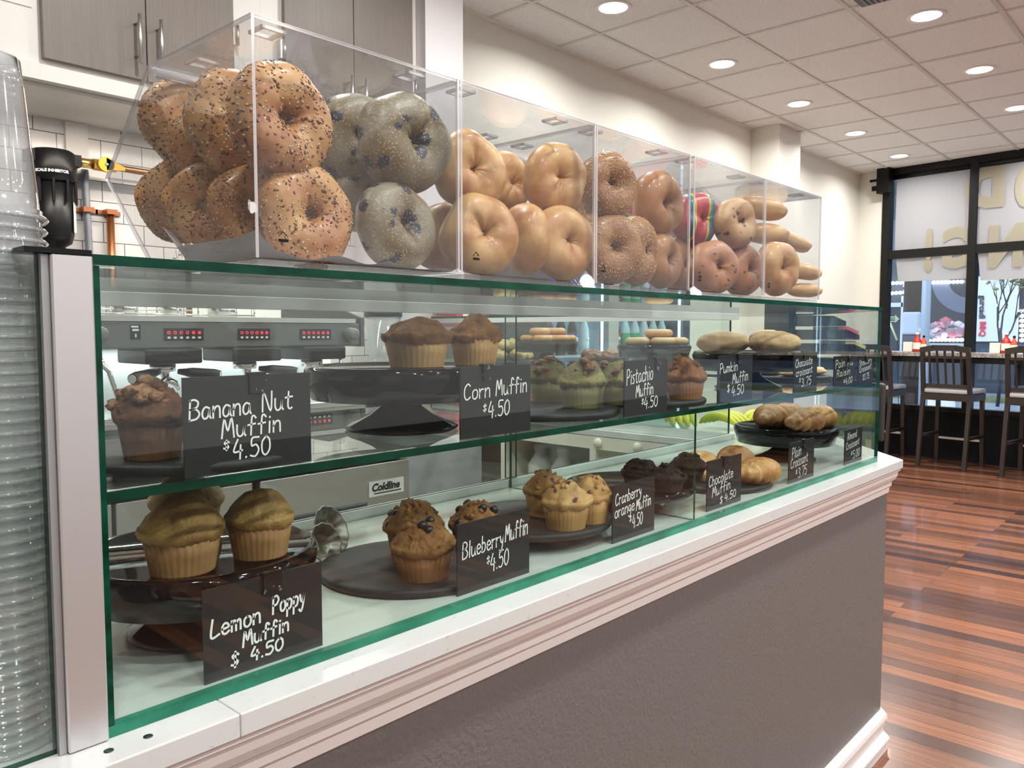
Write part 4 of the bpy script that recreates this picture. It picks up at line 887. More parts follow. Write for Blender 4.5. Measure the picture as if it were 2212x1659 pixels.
# ------------------------------------------------------------------ acrylic bagel bins
BY = .8265; BZ0 = ZT1+.0008
def bx(px, py=450): return onY(px, py, BY).x
EDG = [bx(546, 300), bx(994, 400), bx(1287, 450), bx(1497, 500)+.001, bx(1652, 520), bx(1773, 540)]
PROF = [(BY, BZ0+.010), (BY, 1.689), (1.094, 1.690), (1.246, 1.560), (1.098, BZ0+.012)]
LBL = ['acrylic bagel bin of seeded and blueberry bagels, nearest one', 'acrylic bagel bin of plain bagels, second from the near end', 'acrylic bagel bin of sesame bagels, third from the near end', 'acrylic bagel bin with rainbow and raisin bagels, fourth along', 'acrylic bagel bin of bread rolls, farthest from the camera']
A2 = [m_acryl, m_acryledge]
for i in range(5):
    a, b_ = EDG[i]+.0008, EDG[i+1]-.0008
    if i == 2: b_ -= .012
    t = thing('bagel_bin', LBL[i], 'bagel bin', (0, 0, 0), 0, 'clear acrylic bagel bins')
    for x0 in (a, b_-.004):
        bm = nb(); prism(bm, PROF, 'x', x0, x0+.004, 1, cap=0); obj('side_panel', bm, A2, t)
    def strip(nm, p, q, th=.004, inset=.0042):
        p = Vector(p); q = Vector(q); d = (q-p).normalized(); n = Vector((-d.y, d.x)); c = Vector((sum(v[0] for v in PROF)/5, sum(v[1] for v in PROF)/5))
        if (c-p).dot(n) < 0: n = -n
        bm = nb(); pts = [p+d*.001, q-d*.001, q-d*.001+n*th, p+d*.001+n*th]
        A = [bm.verts.new((a+inset, v.x, v.y)) for v in pts]; B = [bm.verts.new((b_-inset, v.x, v.y)) for v in pts]
        for k in range(4):
            f = bm.faces.new((A[k], A[(k+1) % 4], B[(k+1) % 4], B[k])); f.material_index = 0 if k in (0, 2) else 1
        bm.faces.new(A[::-1]).material_index = 1; bm.faces.new(B).material_index = 1
        return obj(nm, bm, A2, t)
    strip('front_panel', PROF[0], PROF[1]); strip('top_panel', PROF[1], PROF[2]); strip('lid', PROF[2], PROF[3]); strip('back_panel', PROF[3], PROF[4])
    bm = nb(); box(bm, a+.0045, b_-.0045, BY+.0045, 1.094, BZ0, BZ0+.009); obj('base_panel', bm, [thin('base_acrylic', (.93, .935, .94), 1.45, haze=.12, hazecol=(.85, .83, .82))], t)
    bm = nb(); tube(bm, [(a+.01, 1.093, 1.682), (b_-.01, 1.093, 1.682)], .006, 10); obj('hinge_rod', bm, m_acryledge, t)
    for x in (a+.05, b_-.05):
        for y in (BY+.05, 1.04):
            bm = nb(); s = .016
            for u0, u1, v0, v1 in ((-s, s, -s, -s+.004), (-s, s, s-.004, s), (-s, -s+.004, -s, s), (s-.004, s, -s, s)): box(bm, x+u0, x+u1, y+v0, y+v1, 1.6905, 1.6945)
            obj('stacking_lug', bm, m_acryledge, t)
    # small house shaped maker's mark at the lower front
    bm = nb(); hx = {0: None, 1: bx(1028, 545), 2: bx(1303, 588), 3: bx(1511, 600), 4: bx(1660, 622)}[i]
    if i == 0: hx = a+.035
    z = BZ0+.030; y = BY-.0006
    prism(bm, [(hx-.006, z), (hx+.007, z), (hx+.007, z+.0035), (hx-.006, z+.0035)], 'y', y, y+.0004)
    for p, q in (((hx-.006, z+.006), (hx, z+.012)), ((hx, z+.012), (hx+.006, z+.006)), ((hx+.002, z+.006), (hx+.005, z+.009))): bar(bm, (p[0], y, p[1]), (q[0], y, q[1]), .0012, .0004)
    obj('house_mark', bm, m_black, t)
# printed liner paper in the nearest bin
bm = nb(); rows = []
xs0, xs1 = EDG[0]+.007, EDG[1]-.007
for j in range(7):
    y = BY+.008+j/6*.24
    rows.append([bm.verts.new((xs0+(xs1-xs0)*k/24, y, BZ0+.0105+(.030+.012*math.sin(k*1.3) if j == 6 else .006+.004*math.sin(k*.9+j) if j == 0 else .0006)*(1 if k < 16 or j == 6 else .5) + (.026 if k == 0 else .009 if k == 1 else 0))) for k in range(25)])
for r0, r1 in zip(rows, rows[1:]):
    for k in range(24): bm.faces.new((r0[k], r0[k+1], r1[k+1], r1[k])).smooth = True
lin = obj('liner_paper', bm, mat('tissue_paper', (.80, .78, .80), .7)); tag(lin, 'printed white liner paper under the bagels of the nearest bin', 'paper')
bm = nb(); xx = EDG[0]+.0055
write(bm, 'GAL', 0, 0, .055, .010, 0, .0014, mirror=True); write(bm, 'ER DE', .16, 0, .09, .011, 0, .0014, mirror=True)
for v in bm.verts: v.co = (xx, 1.02-v.co.x*.8-.02, BZ0+.022+v.co.z)
bm.normal_update(); obj('printed_lettering', bm, mat('grey_print', (.35, .32, .34), .7), lin)
# ------------------------------------------------------------------ bagels
def bread(name, a, b, c2, rough=.42, bump=.12, bs=45, coat=.12):
    """crust: noise browning"""
    return mat(name, a, rough, col2=b, scale=22, bump=bump, bscale=bs, coat=coat, contrast=(.36, .62))
m_plain = bread('plain_crust', (.40, .165, .042), (.60, .365, .145), 0)
m_every = bread('everything_crust', (.33, .12, .032), (.54, .30, .11), 0)
m_ses = bread('sesame_crust', (.24, .095, .032), (.34, .16, .06), 0)
m_egg = bread('egg_crust', (.33, .13, .042), (.40, .19, .07), 0, coat=.3)
m_blue = spotted('blueberry_crust', (.155, .105, .038), (.225, .205, .145), (.010, .009, .024), 30, .27, .42, .2, 150, pimple=(.42, .35, .20))
m_rais = spotted('raisin_crust', (.36, .14, .055), (.44, .21, .10), (.06, .022, .012), 42, .13, .4, .2, 70)
m_swirl = spotted('swirl_crust', (.46, .26, .11), (.54, .35, .18), (.08, .03, .015), 34, .20, .45, .3, 60)
def rainbow():
    m, nt, b = nodes_of('rainbow_crust'); N = nt.nodes; L = nt.links; b.inputs['Roughness'].default_value = .35
    tc = N.new('ShaderNodeTexCoord'); mp = N.new('ShaderNodeMapping'); mp.inputs['Rotation'].default_value = (.5, .3, .7); L.new(tc.outputs['Object'], mp.inputs[0])
    wv = N.new('ShaderNodeTexWave'); wv.inputs['Scale'].default_value = 3; wv.inputs['Distortion'].default_value = 4; wv.inputs['Detail'].default_value = 1; L.new(mp.outputs[0], wv.inputs['Vector'])
    r = N.new('ShaderNodeValToRGB'); r.color_ramp.interpolation = 'CONSTANT'; e = r.color_ramp.elements
    for i, (p, c) in enumerate(((0, (.40, .04, .05)), (.30, (.55, .40, .05)), (.45, (.03, .22, .12)), (.62, (.02, .10, .22)), (.82, (.38, .04, .06)))):
        q = e[i] if i < 2 else e.new(p); q.position = p; q.color = (*c, 1)
    L.new(wv.outputs[0], r.inputs[0]); L.new(r.outputs[0], b.inputs['Base Color']); return m
m_rain = rainbow()
m_seed = [mat('sesame_seed', (.58, .38, .17), .5), mat('poppy_seed', (.03, .018, .015), .5), mat('onion_flake', (.26, .085, .022), .5), mat('onion_flake_dark', (.09, .03, .012), .5), mat('pale_sesame', (.70, .55, .34), .5)]
def bagel_bm(seed, hole=.010, r=.031, lump=1.0, crease=0):
    """unit bagel of outer radius ~.063, axis z"""
    b = nb(); n = 56; k = 28; R = hole+r; rings = []; o3 = Vector((seed*4.7, seed*1.3, seed*2.9))
    for i in range(n):
        a = 2*PI*i/n; ca, sa = math.cos(a), math.sin(a); ring = []
        fat = 1+.09*lump*noise.noise(Vector((ca*1.1, sa*1.1, 0))+o3)
        for j in range(k):
            t = 2*PI*j/k; ct, st = math.cos(t), math.sin(t)
            rr = r*fat; rad = R+rr*ct*(1.02 if ct > 0 else 1.0); z = rr*.86*math.copysign(abs(st)**(.55 if ct < 0 else 1), st)
            if crease:
                cr = math.exp(-((math.sin((a-crease)/2)*2)/.16)**2)*max(0, -ct+.35)*.006; z -= math.copysign(cr, st)
            p = Vector((rad*ca, rad*sa, z)); p += p.normalized()*noise.noise(p*22+o3)*.0035*lump
            inner = max(0, -ct); p += Vector((ca, sa, 0))*inner*noise.noise(Vector((ca*3.5, sa*3.5, st))+o3)*.004
            ring.append(b.verts.new(p))
        rings.append(ring)
    for i in range(n):
        for j in range(k): b.faces.new((rings[i][j], rings[(i+1) % n][j], rings[(i+1) % n][(j+1) % k], rings[i][(j+1) % k])).smooth = True
    return b
def seeds_bm(src, seed, n, probs, size, side=None):
    rnd = random.Random(seed); b = nb(); polys = list(src.polygons); vs = src.vertices
    ar = [p.area for p in polys]; cnt = 0
    picks = rnd.choices(polys, ar, k=n*2)
    for p in picks:
        if cnt >= n: break
        c = p.center; nn = p.normal
        dens = .5+.9*noise.noise(c*26+Vector((seed, 0, 0)))
        if rnd.random() > dens + .25: continue
        cnt += 1; mi = rnd.choices(range(len(probs)), probs)[0]
        i0, i1, i2 = p.vertices[0], p.vertices[1], p.vertices[2]; u = rnd.random(); w_ = rnd.random()*(1-u)
        q = vs[i0].co*(1-u-w_)+vs[i1].co*u+vs[i2].co*w_
        x = Vector((rnd.uniform(-1, 1), rnd.uniform(-1, 1), rnd.uniform(-1, 1))).cross(nn).normalized(); y = nn.cross(x)
        L_, W_, H_ = {0: (1.0, .55, .45), 1: (.55, .5, .5), 2: (1.25, .8, .3), 3: (1.5, .9, .35), 4: (1.0, .55, .45)}[mi]; s = size*rnd.uniform(.8, 1.25)
        base = q+nn*s*H_*.2
        pts = [base+x*L_*s, base+y*W_*s, base-x*L_*s, base-y*W_*s]; top = b.verts.new(base+nn*H_*s); ring = [b.verts.new(v) for v in pts]; bot = b.verts.new(base-nn*H_*s)
        for j in range(4):
            for f in (b.faces.new((ring[j], ring[(j+1) % 4], top)), b.faces.new((ring[(j+1) % 4], ring[j], bot))): f.material_index = mi; f.smooth = True
    return b
PROTO = {}
def bagel_mesh(kind, v):
    key = (kind, v)
    if key in PROTO: return PROTO[key]
    m = {'everything': m_every, 'blueberry': m_blue, 'plain': m_plain, 'sesame': m_ses, 'egg': m_egg, 'rainbow': m_rain, 'raisin': m_rais, 'swirl': m_swirl}[kind]
    hole = {'everything': .010, 'blueberry': .004, 'plain': .002, 'sesame': .008, 'egg': .008, 'rainbow': .004, 'raisin': .004, 'swirl': .003}[kind]
    b = bagel_bm(v*3+len(kind), hole, .0315 if hole > .005 else .0335, 1.3, crease=v*1.7+.5 if kind in ('plain', 'blueberry') else 0)
    me = bpy.data.meshes.new('bagel'); bmesh.ops.recalc_face_normals(b, faces=b.faces); b.to_mesh(me); b.free(); me.materials.append(m)
    sd = None
    if kind == 'everything': sb = seeds_bm(me, v+5, 1500, (0, .20, .26, .14, .40), .0021)
    elif kind == 'sesame': sb = seeds_bm(me, v+9, 1900, (1, 0, 0, 0), .0022)
    else: sb = None
    if sb:
        sd = bpy.data.meshes.new('seeds'); bmesh.ops.recalc_face_normals(sb, faces=sb.faces); sb.to_mesh(sd); sb.free()
        for x in m_seed: sd.materials.append(x)
    PROTO[key] = (me, sd); return PROTO[key]
def bagel(kind, v, label, px, py, y, wpx, az=0, tilt=0, spin=0, squash=1.0):
    """stands on edge facing -y, turned az about z (positive = towards +x), tipped by tilt"""
    p = onY(px, py, y); R = wpx*depth(p)/F/2; s = R/.0675
    me, sd = bagel_mesh(kind, v)
    o = bpy.data.objects.new('bagel', me); C.objects.link(o); o.location = p
    q = Matrix.Rotation(az, 3, 'Z') @ Matrix.Rotation(PI/2+tilt, 3, 'X') @ Matrix.Rotation(spin, 3, 'Z')
    o.rotation_euler = q.to_euler(); o.scale = (s, s, s*squash)
    tag(o, label, 'bagel', {'everything': 'everything bagels', 'blueberry': 'blueberry bagels', 'plain': 'plain bagels', 'sesame': 'sesame bagels', 'egg': 'egg bagels', 'rainbow': 'rainbow bagels', 'raisin': 'raisin bagels', 'swirl': 'raisin bagels'}[kind])
    if sd:
        c = bpy.data.objects.new('seeds', sd); C.objects.link(c); c.parent = o; c['kind'] = 'stuff'
    return o
# nearest bin: everything bagels
bagel('everything', 0, 'largest everything bagel, front of the top row, hole facing the glass', 607, 262, .885, 228, .02, -.05, .3, squash=1.15)
bagel('everything', 1, 'everything bagel leaning right behind the largest top one', 517, 266, .985, 208, -.3, .0, 1.4, squash=1.15)
bagel('everything', 2, 'browned everything bagel at the top left of the nearest bin', 412, 265, 1.12, 182, -.3, .05, 2.5, squash=1.15)
bagel('everything', 3, 'everything bagel seen edge on below the top left one', 447, 318, 1.06, 150, -.6, .1, .7)
bagel('everything', 4, 'large everything bagel lying at the front of the bottom row', 662, 466, .880, 208, .02, -.12, 1.9, squash=1.1)
bagel('everything', 5, 'everything bagel behind the front one in the bottom row', 545, 445, .965, 170, -.35, .0, .2)
bagel('everything', 1, 'pale seeded everything bagel at the bottom left over the paper', 445, 446, 1.035, 160, -.55, .1, 2.2)
bagel('everything', 2, 'dark bottomed everything bagel in the lower left corner', 388, 438, 1.12, 160, -.5, .05, .9)
# blueberry
bagel('blueberry', 0, 'blueberry bagel in front on the upper row, crease at its right', 874, 310, .890, 206, -.1, -.05, .4, squash=1.15)
bagel('blueberry', 1, 'blueberry bagel behind, upper row, next to the seeded pile', 770, 305, .985, 190, -.2, .0, 2.2, squash=1.15)
bagel('blueberry', 2, 'pale blueberry bagel in front on the bottom row', 856, 488, .880, 180, -.05, -.18, 1.0, squash=1.15)
bagel('blueberry', 3, 'small visible blueberry bagel wedged behind the bottom one', 785, 425, .990, 150, .0, .1, 2.0)
# plain
bagel('plain', 0, 'plain bagel at the left of the upper row, split by the bin edge', 1012, 370, .915, 166, -.3, -.05, 1.2, squash=1.2)
bagel('plain', 1, 'plain bagel peeking out behind the upper left plain one', 1090, 398, 1.01, 130, 0, .0, 1.9, squash=1.2)
bagel('plain', 2, 'round plain bagel on the right of the upper row', 1198, 387, .905, 146, -.3, -.05, .2, squash=1.2)
bagel('plain', 3, 'plain bagel at the front left of the bottom row above the mark', 1036, 508, .880, 172, -.35, -.10, 3.0, squash=1.2)
bagel('plain', 4, 'plain bagel turned edge on between two bottom ones', 1134, 518, .905, 150, 1.1, .0, .5, squash=1.2)
bagel('plain', 5, 'plain bagel at the front right of the bottom row, wrinkled', 1214, 525, .880, 158, -.3, -.12, 2.0, squash=1.2)
bagel('plain', 1, 'plain bagel hidden behind the bottom left one', 955, 515, .985, 140, -.2, .05, .9, squash=1.2)
# sesame and egg
bagel('sesame', 0, 'sesame bagel on top in the third bin, hole at the right', 1312, 400, .895, 134, -.35, -.05, .3, squash=1.25)
bagel('sesame', 1, 'sesame bagel at the bottom left of the third bin', 1318, 538, .885, 142, -.4, -.08, 1.3, squash=1.2)
bagel('sesame', 2, 'sesame bagel at the bottom right showing a bald floury patch', 1372, 542, .905, 140, .2, .0, 2.1, squash=1.25)
bagel('sesame', 3, 'dark sesame bagel glimpsed behind the top one', 1262, 458, 1.00, 100, -.3, .0, .6, squash=1.2)
bagel('egg', 0, 'glossy tan egg bagel standing upright on the top row', 1421, 442, .905, 132, -.1, .0, .2, squash=1.25)
bagel('egg', 1, 'tan egg bagel under the upright one', 1428, 562, .900, 116, .1, .0, 1.4, squash=1.25)
bagel('egg', 2, 'tan egg bagel at the bottom right corner of the third bin', 1468, 572, .985, 108, -.1, .0, 2.4, squash=1.2)
bagel('rainbow', 0, 'red and green rainbow bagel near the bin divider', 1503, 474, .950, 110, -.3, .0, .8, squash=1.3)
bagel('rainbow', 1, 'rainbow bagel, greenish, mostly behind the egg bagels', 1392, 462, 1.05, 110, -.4, .0, 2.0, squash=1.2)
# raisin
bagel('swirl', 0, 'pale swirled raisin bagel on the top of the fourth bin', 1586, 482, .885, 102, -.4, -.1, .4, squash=1.3)
bagel('raisin', 1, 'raisin bagel at the bottom left of the fourth bin', 1540, 578, .880, 112, -.45, -.05, .2, squash=1.25)
bagel('raisin', 2, 'raisin bagel at the bottom right of the fourth bin', 1604, 583, .885, 106, -.2, .0, 1.5, squash=1.25)
bagel('plain', 4, 'plain egg bread bagel at the front of the last bin', 1676, 580, .890, 112, -.3, .0, 1.0, squash=1.3)
# rolls
def roll(label, px, py, y, L_, r, rz, tilt, seed):
    p = onY(px, py, y); b = nb(); bmesh.ops.create_uvsphere(b, u_segments=28, v_segments=18, radius=1); o3 = Vector((seed*2.3, seed, 1))
    for v in b.verts:
        d = v.co.copy(); k = 1+.06*noise.noise(d*2.4+o3); v.co = Vector((math.copysign(abs(d.x)**.75, d.x)*L_/2, d.y*r, d.z*r*.92))*k
    for f in b.faces: f.smooth = True
    o = obj('bread_roll', b, mat('roll_crust', (.46, .22, .065), .4, col2=(.58, .36, .14), scale=12, coat=.2)); o.location = p; o.rotation_euler = (0, tilt, rz)
    tag(o, label, 'bread roll', 'long bread rolls in the far bins'); return o
roll('long pale bread roll across the top of the pile', 1645, 450, .965, .18, .033, -.35, .05, 1)
roll('short golden bread roll under the top long one', 1655, 505, .955, .15, .030, -.4, .0, 2)
roll('bread roll pointing right at mid height in the last bin', 1705, 520, .94, .15, .026, -.5, .25, 3)
roll('bread roll below, at the right of the last bin', 1728, 585, .93, .15, .026, -.5, .1, 4)
roll('bread roll end at the bottom of the last bin', 1738, 627, .92, .12, .022, -.5, .0, 5)
# ------------------------------------------------------------------ stack of clear cups
m_cup = thin('clear_cup', (.90, .905, .91), 1.45, rough=.07, gain=2.4, haze=.22, hazecol=(.78, .80, .82))
cx, cyy, cr = .2235, .885, .0570
m_cup2 = thin('nested_cups', (.86, .87, .88), 1.45, rough=.07, gain=2.6, haze=.30, hazecol=(.66, .69, .71))
def cup_bm(h, rb):
    b = nb(); r = cr
    lathe(b, [(r-.0035, 0), (r-.001, -.0014), (r+.0008, .0012), (r-.0012, .0040), (r-.0045, .0046), (r-.0045, .0095), (r-.0065, .0105)] + ([(r-.0065-(r-.0065-rb)*q/6, .0105+(h-.0105)*q/6) for q in range(1, 7)] + ([(rb-.004, h+.001), (rb-.006, h-.003), (0, h-.003)] if h > .06 else [])), 64)
    return b
pitch = .0112; ncup = int((1.447-LZ)/pitch)+1
base = None
for i in range(ncup):
    z = LZ+.0022+i*pitch
    if i == ncup-1:
        o = obj('plastic_cup', cup_bm(.150, .039), m_cup2); lb = 'topmost upside down clear plastic cup of the tall stack'
    else:
        if base is None: base = o = obj('plastic_cup', cup_bm(.032, cr-.0105), m_cup)
        else: o = base.copy(); C.objects.link(o)
        lb = 'upside down clear plastic cup nested in the tall stack at the left edge'
    o.location = (cx+.0006*math.sin(i*1.7), cyy+.0005*math.cos(i*2.3), z); tag(o, lb, 'plastic cup', 'nested clear plastic cups')
# ring ridges of the cups nested inside the top one
for i in range(6):
    b = nb(); q = .112+i*.0075; r = cr-.0065-(cr-.0065-.039)*(q-.0105)/(.150-.0105)-.0012
    lathe(b, [(r-.0006, 0), (r, .0016), (r-.0008, .0034)], 56); o = obj('plastic_cup', b, m_cup); o.location = (cx, cyy, LZ+.0022+(ncup-1)*pitch+q); tag(o, 'rim of a clear cup bottom showing inside the topmost cup', 'plastic cup', 'nested cup bottoms inside the top cup')
# ------------------------------------------------------------------ upper cabinets
YC = 2.74; ZB = 2.10
m_lam = mat('grey_laminate', (.19, .158, .14), .45, col2=(.22, .185, .165), scale=60, stretch=(3, 3, .08), contrast=(.3, .7))
m_carc = mat('white_board', (.80, .765, .73), .4)
def cabinet(label, x0, x1, doors, zb):
    t = thing('upper_cabinet', label, 'cabinet', (0, 0, 0), 0, 'grey wall cabinets')
    b = nb(); box(b, x0, x1, YC, 3.199, ZB, CEIL-.012); obj('carcass', b, m_carc, t)
    b = nb(); box(b, x0, x1, YC-.012, YC-.0005, ZB, ZB+.048); obj('light_valance', b, m_carc, t)
    for a, c, hs in doors:
        b = nb(); box(b, a+.0015, c-.0015, YC-.022, YC-.0005, zb, CEIL-.05); bev(b, .0015, 1); d = obj('door', b, m_lam, t)
        hx = c-.035 if hs > 0 else a+.035; b = nb()
        tube(b, [(hx, YC-.055, zb+.045), (hx, YC-.055, zb+.20)], .006, 12)
        for z in (zb+.07, zb+.175): tube(b, [(hx, YC-.0225, z), (hx, YC-.055, z)], .004, 8)
        obj('handle', b, m_steel, d)
        b = nb(); ex = a-.007 if hs > 0 else c+.007; box(b, ex-.012, ex+.006, YC-.024, YC-.0006, zb+.20, zb+.27); tube(b, [(ex+.004, YC-.026, zb+.2), (ex+.004, YC-.026, zb+.27)], .006, 8); obj('hinge', b, m_steel, d)
XD = [onY(p, 60, YC-.022).x for p in (91, 316, 506)]; XE = [onY(p, 40, YC-.022).x for p in (614, 764, 892)]
cabinet('grey two door wall cabinet at the upper left', -1.0, 1.62, [(XD[0], XD[1], 1), (XD[1], XD[2], -1)], 2.165)
cabinet('grey two door wall cabinet beside the white end panel', 1.6205, 2.385, [(XE[0], XE[1], 1), (XE[1], XE[2], -1)], 2.165)
b = nb(); box(b, 2.386, TX, YC-.06, 3.199, ZB-.6, CEIL-.012); struct('trim_2', b, mat('end_panel_white', (.80, .77, .79), .4))
b = nb()
for z in (2.31, 2.62, 2.90): box(b, -1, XD[0]-.02, YC-.0012, YC-.0002, z, z+.0025)
o = obj('panel_joints', b, mat('joint_grey', (.35, .33, .32), .6)); o['kind'] = 'structure'; o.name = 'trim_3'
# ------------------------------------------------------------------ plumbing on the tiles
t = thing('water_filter', 'black scale inhibitor water filter on the tiled wall', 'water filter', (1.012, 3.09, 1.622), 0)
b = nb(); lathe(b, [(0, 0), (.030, 0), (.032, .010), (.052, .022), (.060, .05), (.066, .235), (.0, .235)], 36); obj('housing', b, m_black, t)
b = nb(); lathe(b, [(.060, .23), (.074, .235), (.076, .285), (.070, .30), (.070, .335), (.060, .342), (0, .342)], 36); box(b, -.085, .085, -.03, .03, .295, .335); box(b, -.05, .05, .02, .105, .28, .34)
for k in range(10): a = k*2*PI/10; box(b, .072*math.cos(a)-.004, .072*math.cos(a)+.004, .072*math.sin(a)-.004, .072*math.sin(a)+.004, .16, .24)
obj('head', b, m_black, t)
me = text_mesh('SCALE INHIBITOR', .0135, .0002, bold=.0004)
for v in me.vertices: a = v.co.x/.0775; q = .0775+v.co.z; v.co = (q*math.sin(a-.35), -q*math.cos(a-.35), .262+v.co.y)
me.materials.clear(); me.materials.append(m_chalk); o = bpy.data.objects.new('lettering', me); C.objects.link(o); o.parent = t
b = nb(); n = 8; vs = []
for z in (.06, .165): vs.append([b.verts.new((.0672*math.sin(.75+.5*k/n), -.0672*math.cos(.75+.5*k/n), z)) for k in range(n+1)])
for k in range(n): b.faces.new((vs[0][k], vs[0][k+1], vs[1][k+1], vs[1][k]))
obj('label_sticker', b, mat('silver_label', (.6, .6, .6), .4), t)
vx = onY(168, 350, 3.09); t = thing('shutoff_valve', 'brass ball valve with yellow lever beside the filter', 'valve', (vx.x, 3.09, vx.z), 0)
b = nb(); tube(b, [(-.005, 0, 0), (.05, 0, 0)], .017, 16); tube(b, [(.05, 0, 0), (.085, 0, 0)], .021, 8, smooth=False); tube(b, [(.085, 0, 0), (.13, 0, 0)], .018, 16); obj('valve_body', b, m_brass, t)
b = nb(); tube(b, [(.085, -.022, 0), (.085, -.036, 0)], .027, 20); prism(b, [(.085, .024), (.085, -.02), (.15, -.014), (.15, -.002)], 'y', -.036, -.026); obj('lever', b, mat('yellow_vinyl', (.72, .38, .01), .35), t)
b = nb(); lathe(b, [(0, 0), (.006, 0), (.006, .004), (0, .005)], 8, M=T(.085, -.036, 0) @ Matrix.Rotation(PI/2, 4, 'X')); obj('lever_bolt', b, m_steel, t)
b = nb(); tube(b, [(vx.x+.13, 3.09, vx.z), (vx.x+.36, 3.09, vx.z-.004), (vx.x+.40, 3.10, vx.z-.05), (vx.x+.40, 3.10, .92)], .012, 12); tag(obj('copper_pipe', b, m_copper), 'copper pipe running right from the brass valve and down', 'pipe')
q = onY(187, 450, 3.175); b = nb(); pts = [(q.x, 3.175, q.z+.16)]; rs = []
tube(b, [(q.x+.003*math.sin(z*9), 3.172, z) for z in [1.93-.02*k for k in range(52)]], [.0125+.0012*(k % 2) for k in range(52)], 12); t = tag(obj('flexible_conduit', b, mat('grey_flex', (.28, .30, .34), .4, .4)), 'grey braided flexible hose down the tiled wall', 'hose')
q2 = onY(238, 480, 3.175); b = nb(); tube(b, [(q2.x, 3.172, 1.78), (q2.x, 3.172, .92)], .014, 14); t2 = tag(obj('copper_pipe', b, m_copper), 'upright brown copper pipe between hose and bagel bin', 'pipe')
for par, xx in ((t, q.x), (t2, q2.x)):
    b = nb(); box(b, xx-.019, xx+.019, 3.150, 3.1995, 1.775, 1.793); box(b, xx-.045, xx-.019, 3.19, 3.1995, 1.776, 1.792); box(b, xx+.019, xx+.045, 3.19, 3.1995, 1.776, 1.792); obj('clamp', b, mat('pipe_clamp', (.42, .17, .08), .4, .8), par)
q = onY(167, 310, 3.185); b = nb(); box(b, q.x-.038, q.x+.038, 3.185, 3.1995, 1.90, 2.099); tag(obj('wall_channel', b, m_carc), 'white vertical cable channel on the tiles above the filter', 'cable channel')
# ------------------------------------------------------------------ back counter, fridge, espresso machine
YF = 2.30
b = nb(); box(b, -1.0, 1.965, YF-.03, 3.198, .872, .90); bev(b, .002, 1); o = obj('back_counter', b, m_steel); tag(o, 'steel worktop carrying the espresso machine', 'counter')
fr = thing('undercounter_fridge', 'stainless under counter fridge with maker badge below the espresso machine', 'fridge', (0, 0, 0))
b = nb(); box(b, -.2, 1.93, YF+.03, 3.15, .12, .8705); box(b, -.2, 1.93, YF+.06, 3.1, 0, .12); obj('body', b, mat('fridge_dark', (.05, .05, .05), .4, .5), fr)
fx = [onY(p, 1050, YF).x for p in (240, 546, 562, 884)]
for a, c in ((-.2, fx[0]), (fx[0]+.01, fx[1]), (fx[2], fx[3])):
    b = nb(); box(b, a, c, YF, YF+.028, .36, .855); bev(b, .004, 2); d = obj('door', b, m_steel, fr)
    b = nb(); box(b, a+.12, c-.12 if c-a < .6 else c-.2, YF-.004, YF+.0, .585, .72); bev(b, .003, 1); obj('recessed_handle', b, mat('handle_dark', (.07, .07, .075), .3, .6), d)
    b = nb(); tube(b, [(a+.13, YF-.008, .60), (c-.14 if c-a < .6 else c-.22, YF-.008, .60)], .010, 10); obj('handle_lip', b, m_chrome, d)
bl, br = onY(797, 1058, YF-.003), onY(872, 1050, YF-.003); zc_ = onY(835, 1052, YF-.003).z; hh = (onY(835, 1036, YF).z-onY(835, 1068, YF).z)
b = nb(); box(b, bl.x, br.x, YF-.0035, YF-.0003, zc_-hh/2, zc_+hh/2); bd = obj('badge', b, mat('badge_silver', (.80, .80, .80), .35, .3), fr)
wd = br.x-bl.x
text_obj('badge_lettering', 'Coldline', min(hh*.92, wd*.235), m_black, T((bl.x+br.x)/2-.006, YF-.0042, zc_+.004) @ UPY, bd, shear=.25, bold=.0016)
b = nb(); box(b, bl.x+wd*.14, bl.x+wd*.92, YF-.0045, YF-.0036, zc_-hh*.34, zc_-hh*.27); obj('badge_underline', b, m_black, bd)
b = nb(); box(b, 1.975, 2.60, 2.55, 3.19, 0, .86); bev(b, .003, 1); tag(obj('prep_cabinet', b, mat('slate_grey_cabinet', (.24, .24, .255), .35, col2=(.30, .30, .315), scale=8)), 'dark grey cabinet filling the gap right of the fridge', 'cabinet')
MY = 2.35; mx0, mx1 = .835, onY(777, 720, MY).x
em = thing('espresso_machine', 'grey three group espresso machine with red lit buttons', 'espresso machine', (0, 0, 0))
m_mach = mat('machine_grey', (.105, .105, .105), .35, .3)
zm0, zm1 = onY(777, 746, MY).z, onY(600, 697, MY).z
b = nb(); box(b, mx0, mx1, MY, 2.86, zm0, zm1); bev(b, .004, 2); obj('body', b, m_mach, em)
b = nb(); box(b, mx0, mx1-.02, MY-.004, 2.80, zm1+.0005, zm1+.016); obj('chrome_top', b, m_steel, em)
b = nb(); prism(b, [(MY-.006, zm0-.004), (MY-.006, zm1+.020), (2.55, zm1+.075), (2.87, zm1+.075), (2.87, zm0-.004)], 'x', mx1+.0005, mx1+.016); obj('side_cheek', b, mat('machine_dark', (.05, .05, .05), .35), em)
b = nb(); r0 = (mx0+.02, onY(522, 670, 2.45).x)
for y in (MY+.02, 2.80): 
    for z in (zm1+.022, zm1+.046): tube(b, [(r0[0], y, z), (r0[1], y, z)], .0028, 8)
for k in range(9):
    x = r0[0]+(r0[1]-r0[0])*k/8; tube(b, [(x, MY+.02, zm1+.016), (x, MY+.02, zm1+.046)], .0025, 6)
obj('cup_rail', b, m_chrome, em)
b = nb(); box(b, mx0+.03, mx1-.03, 2.62, 2.64, .93, zm0-.001); obj('backsplash', b, mat('machine_back', (.70, .71, .71), .3), em)
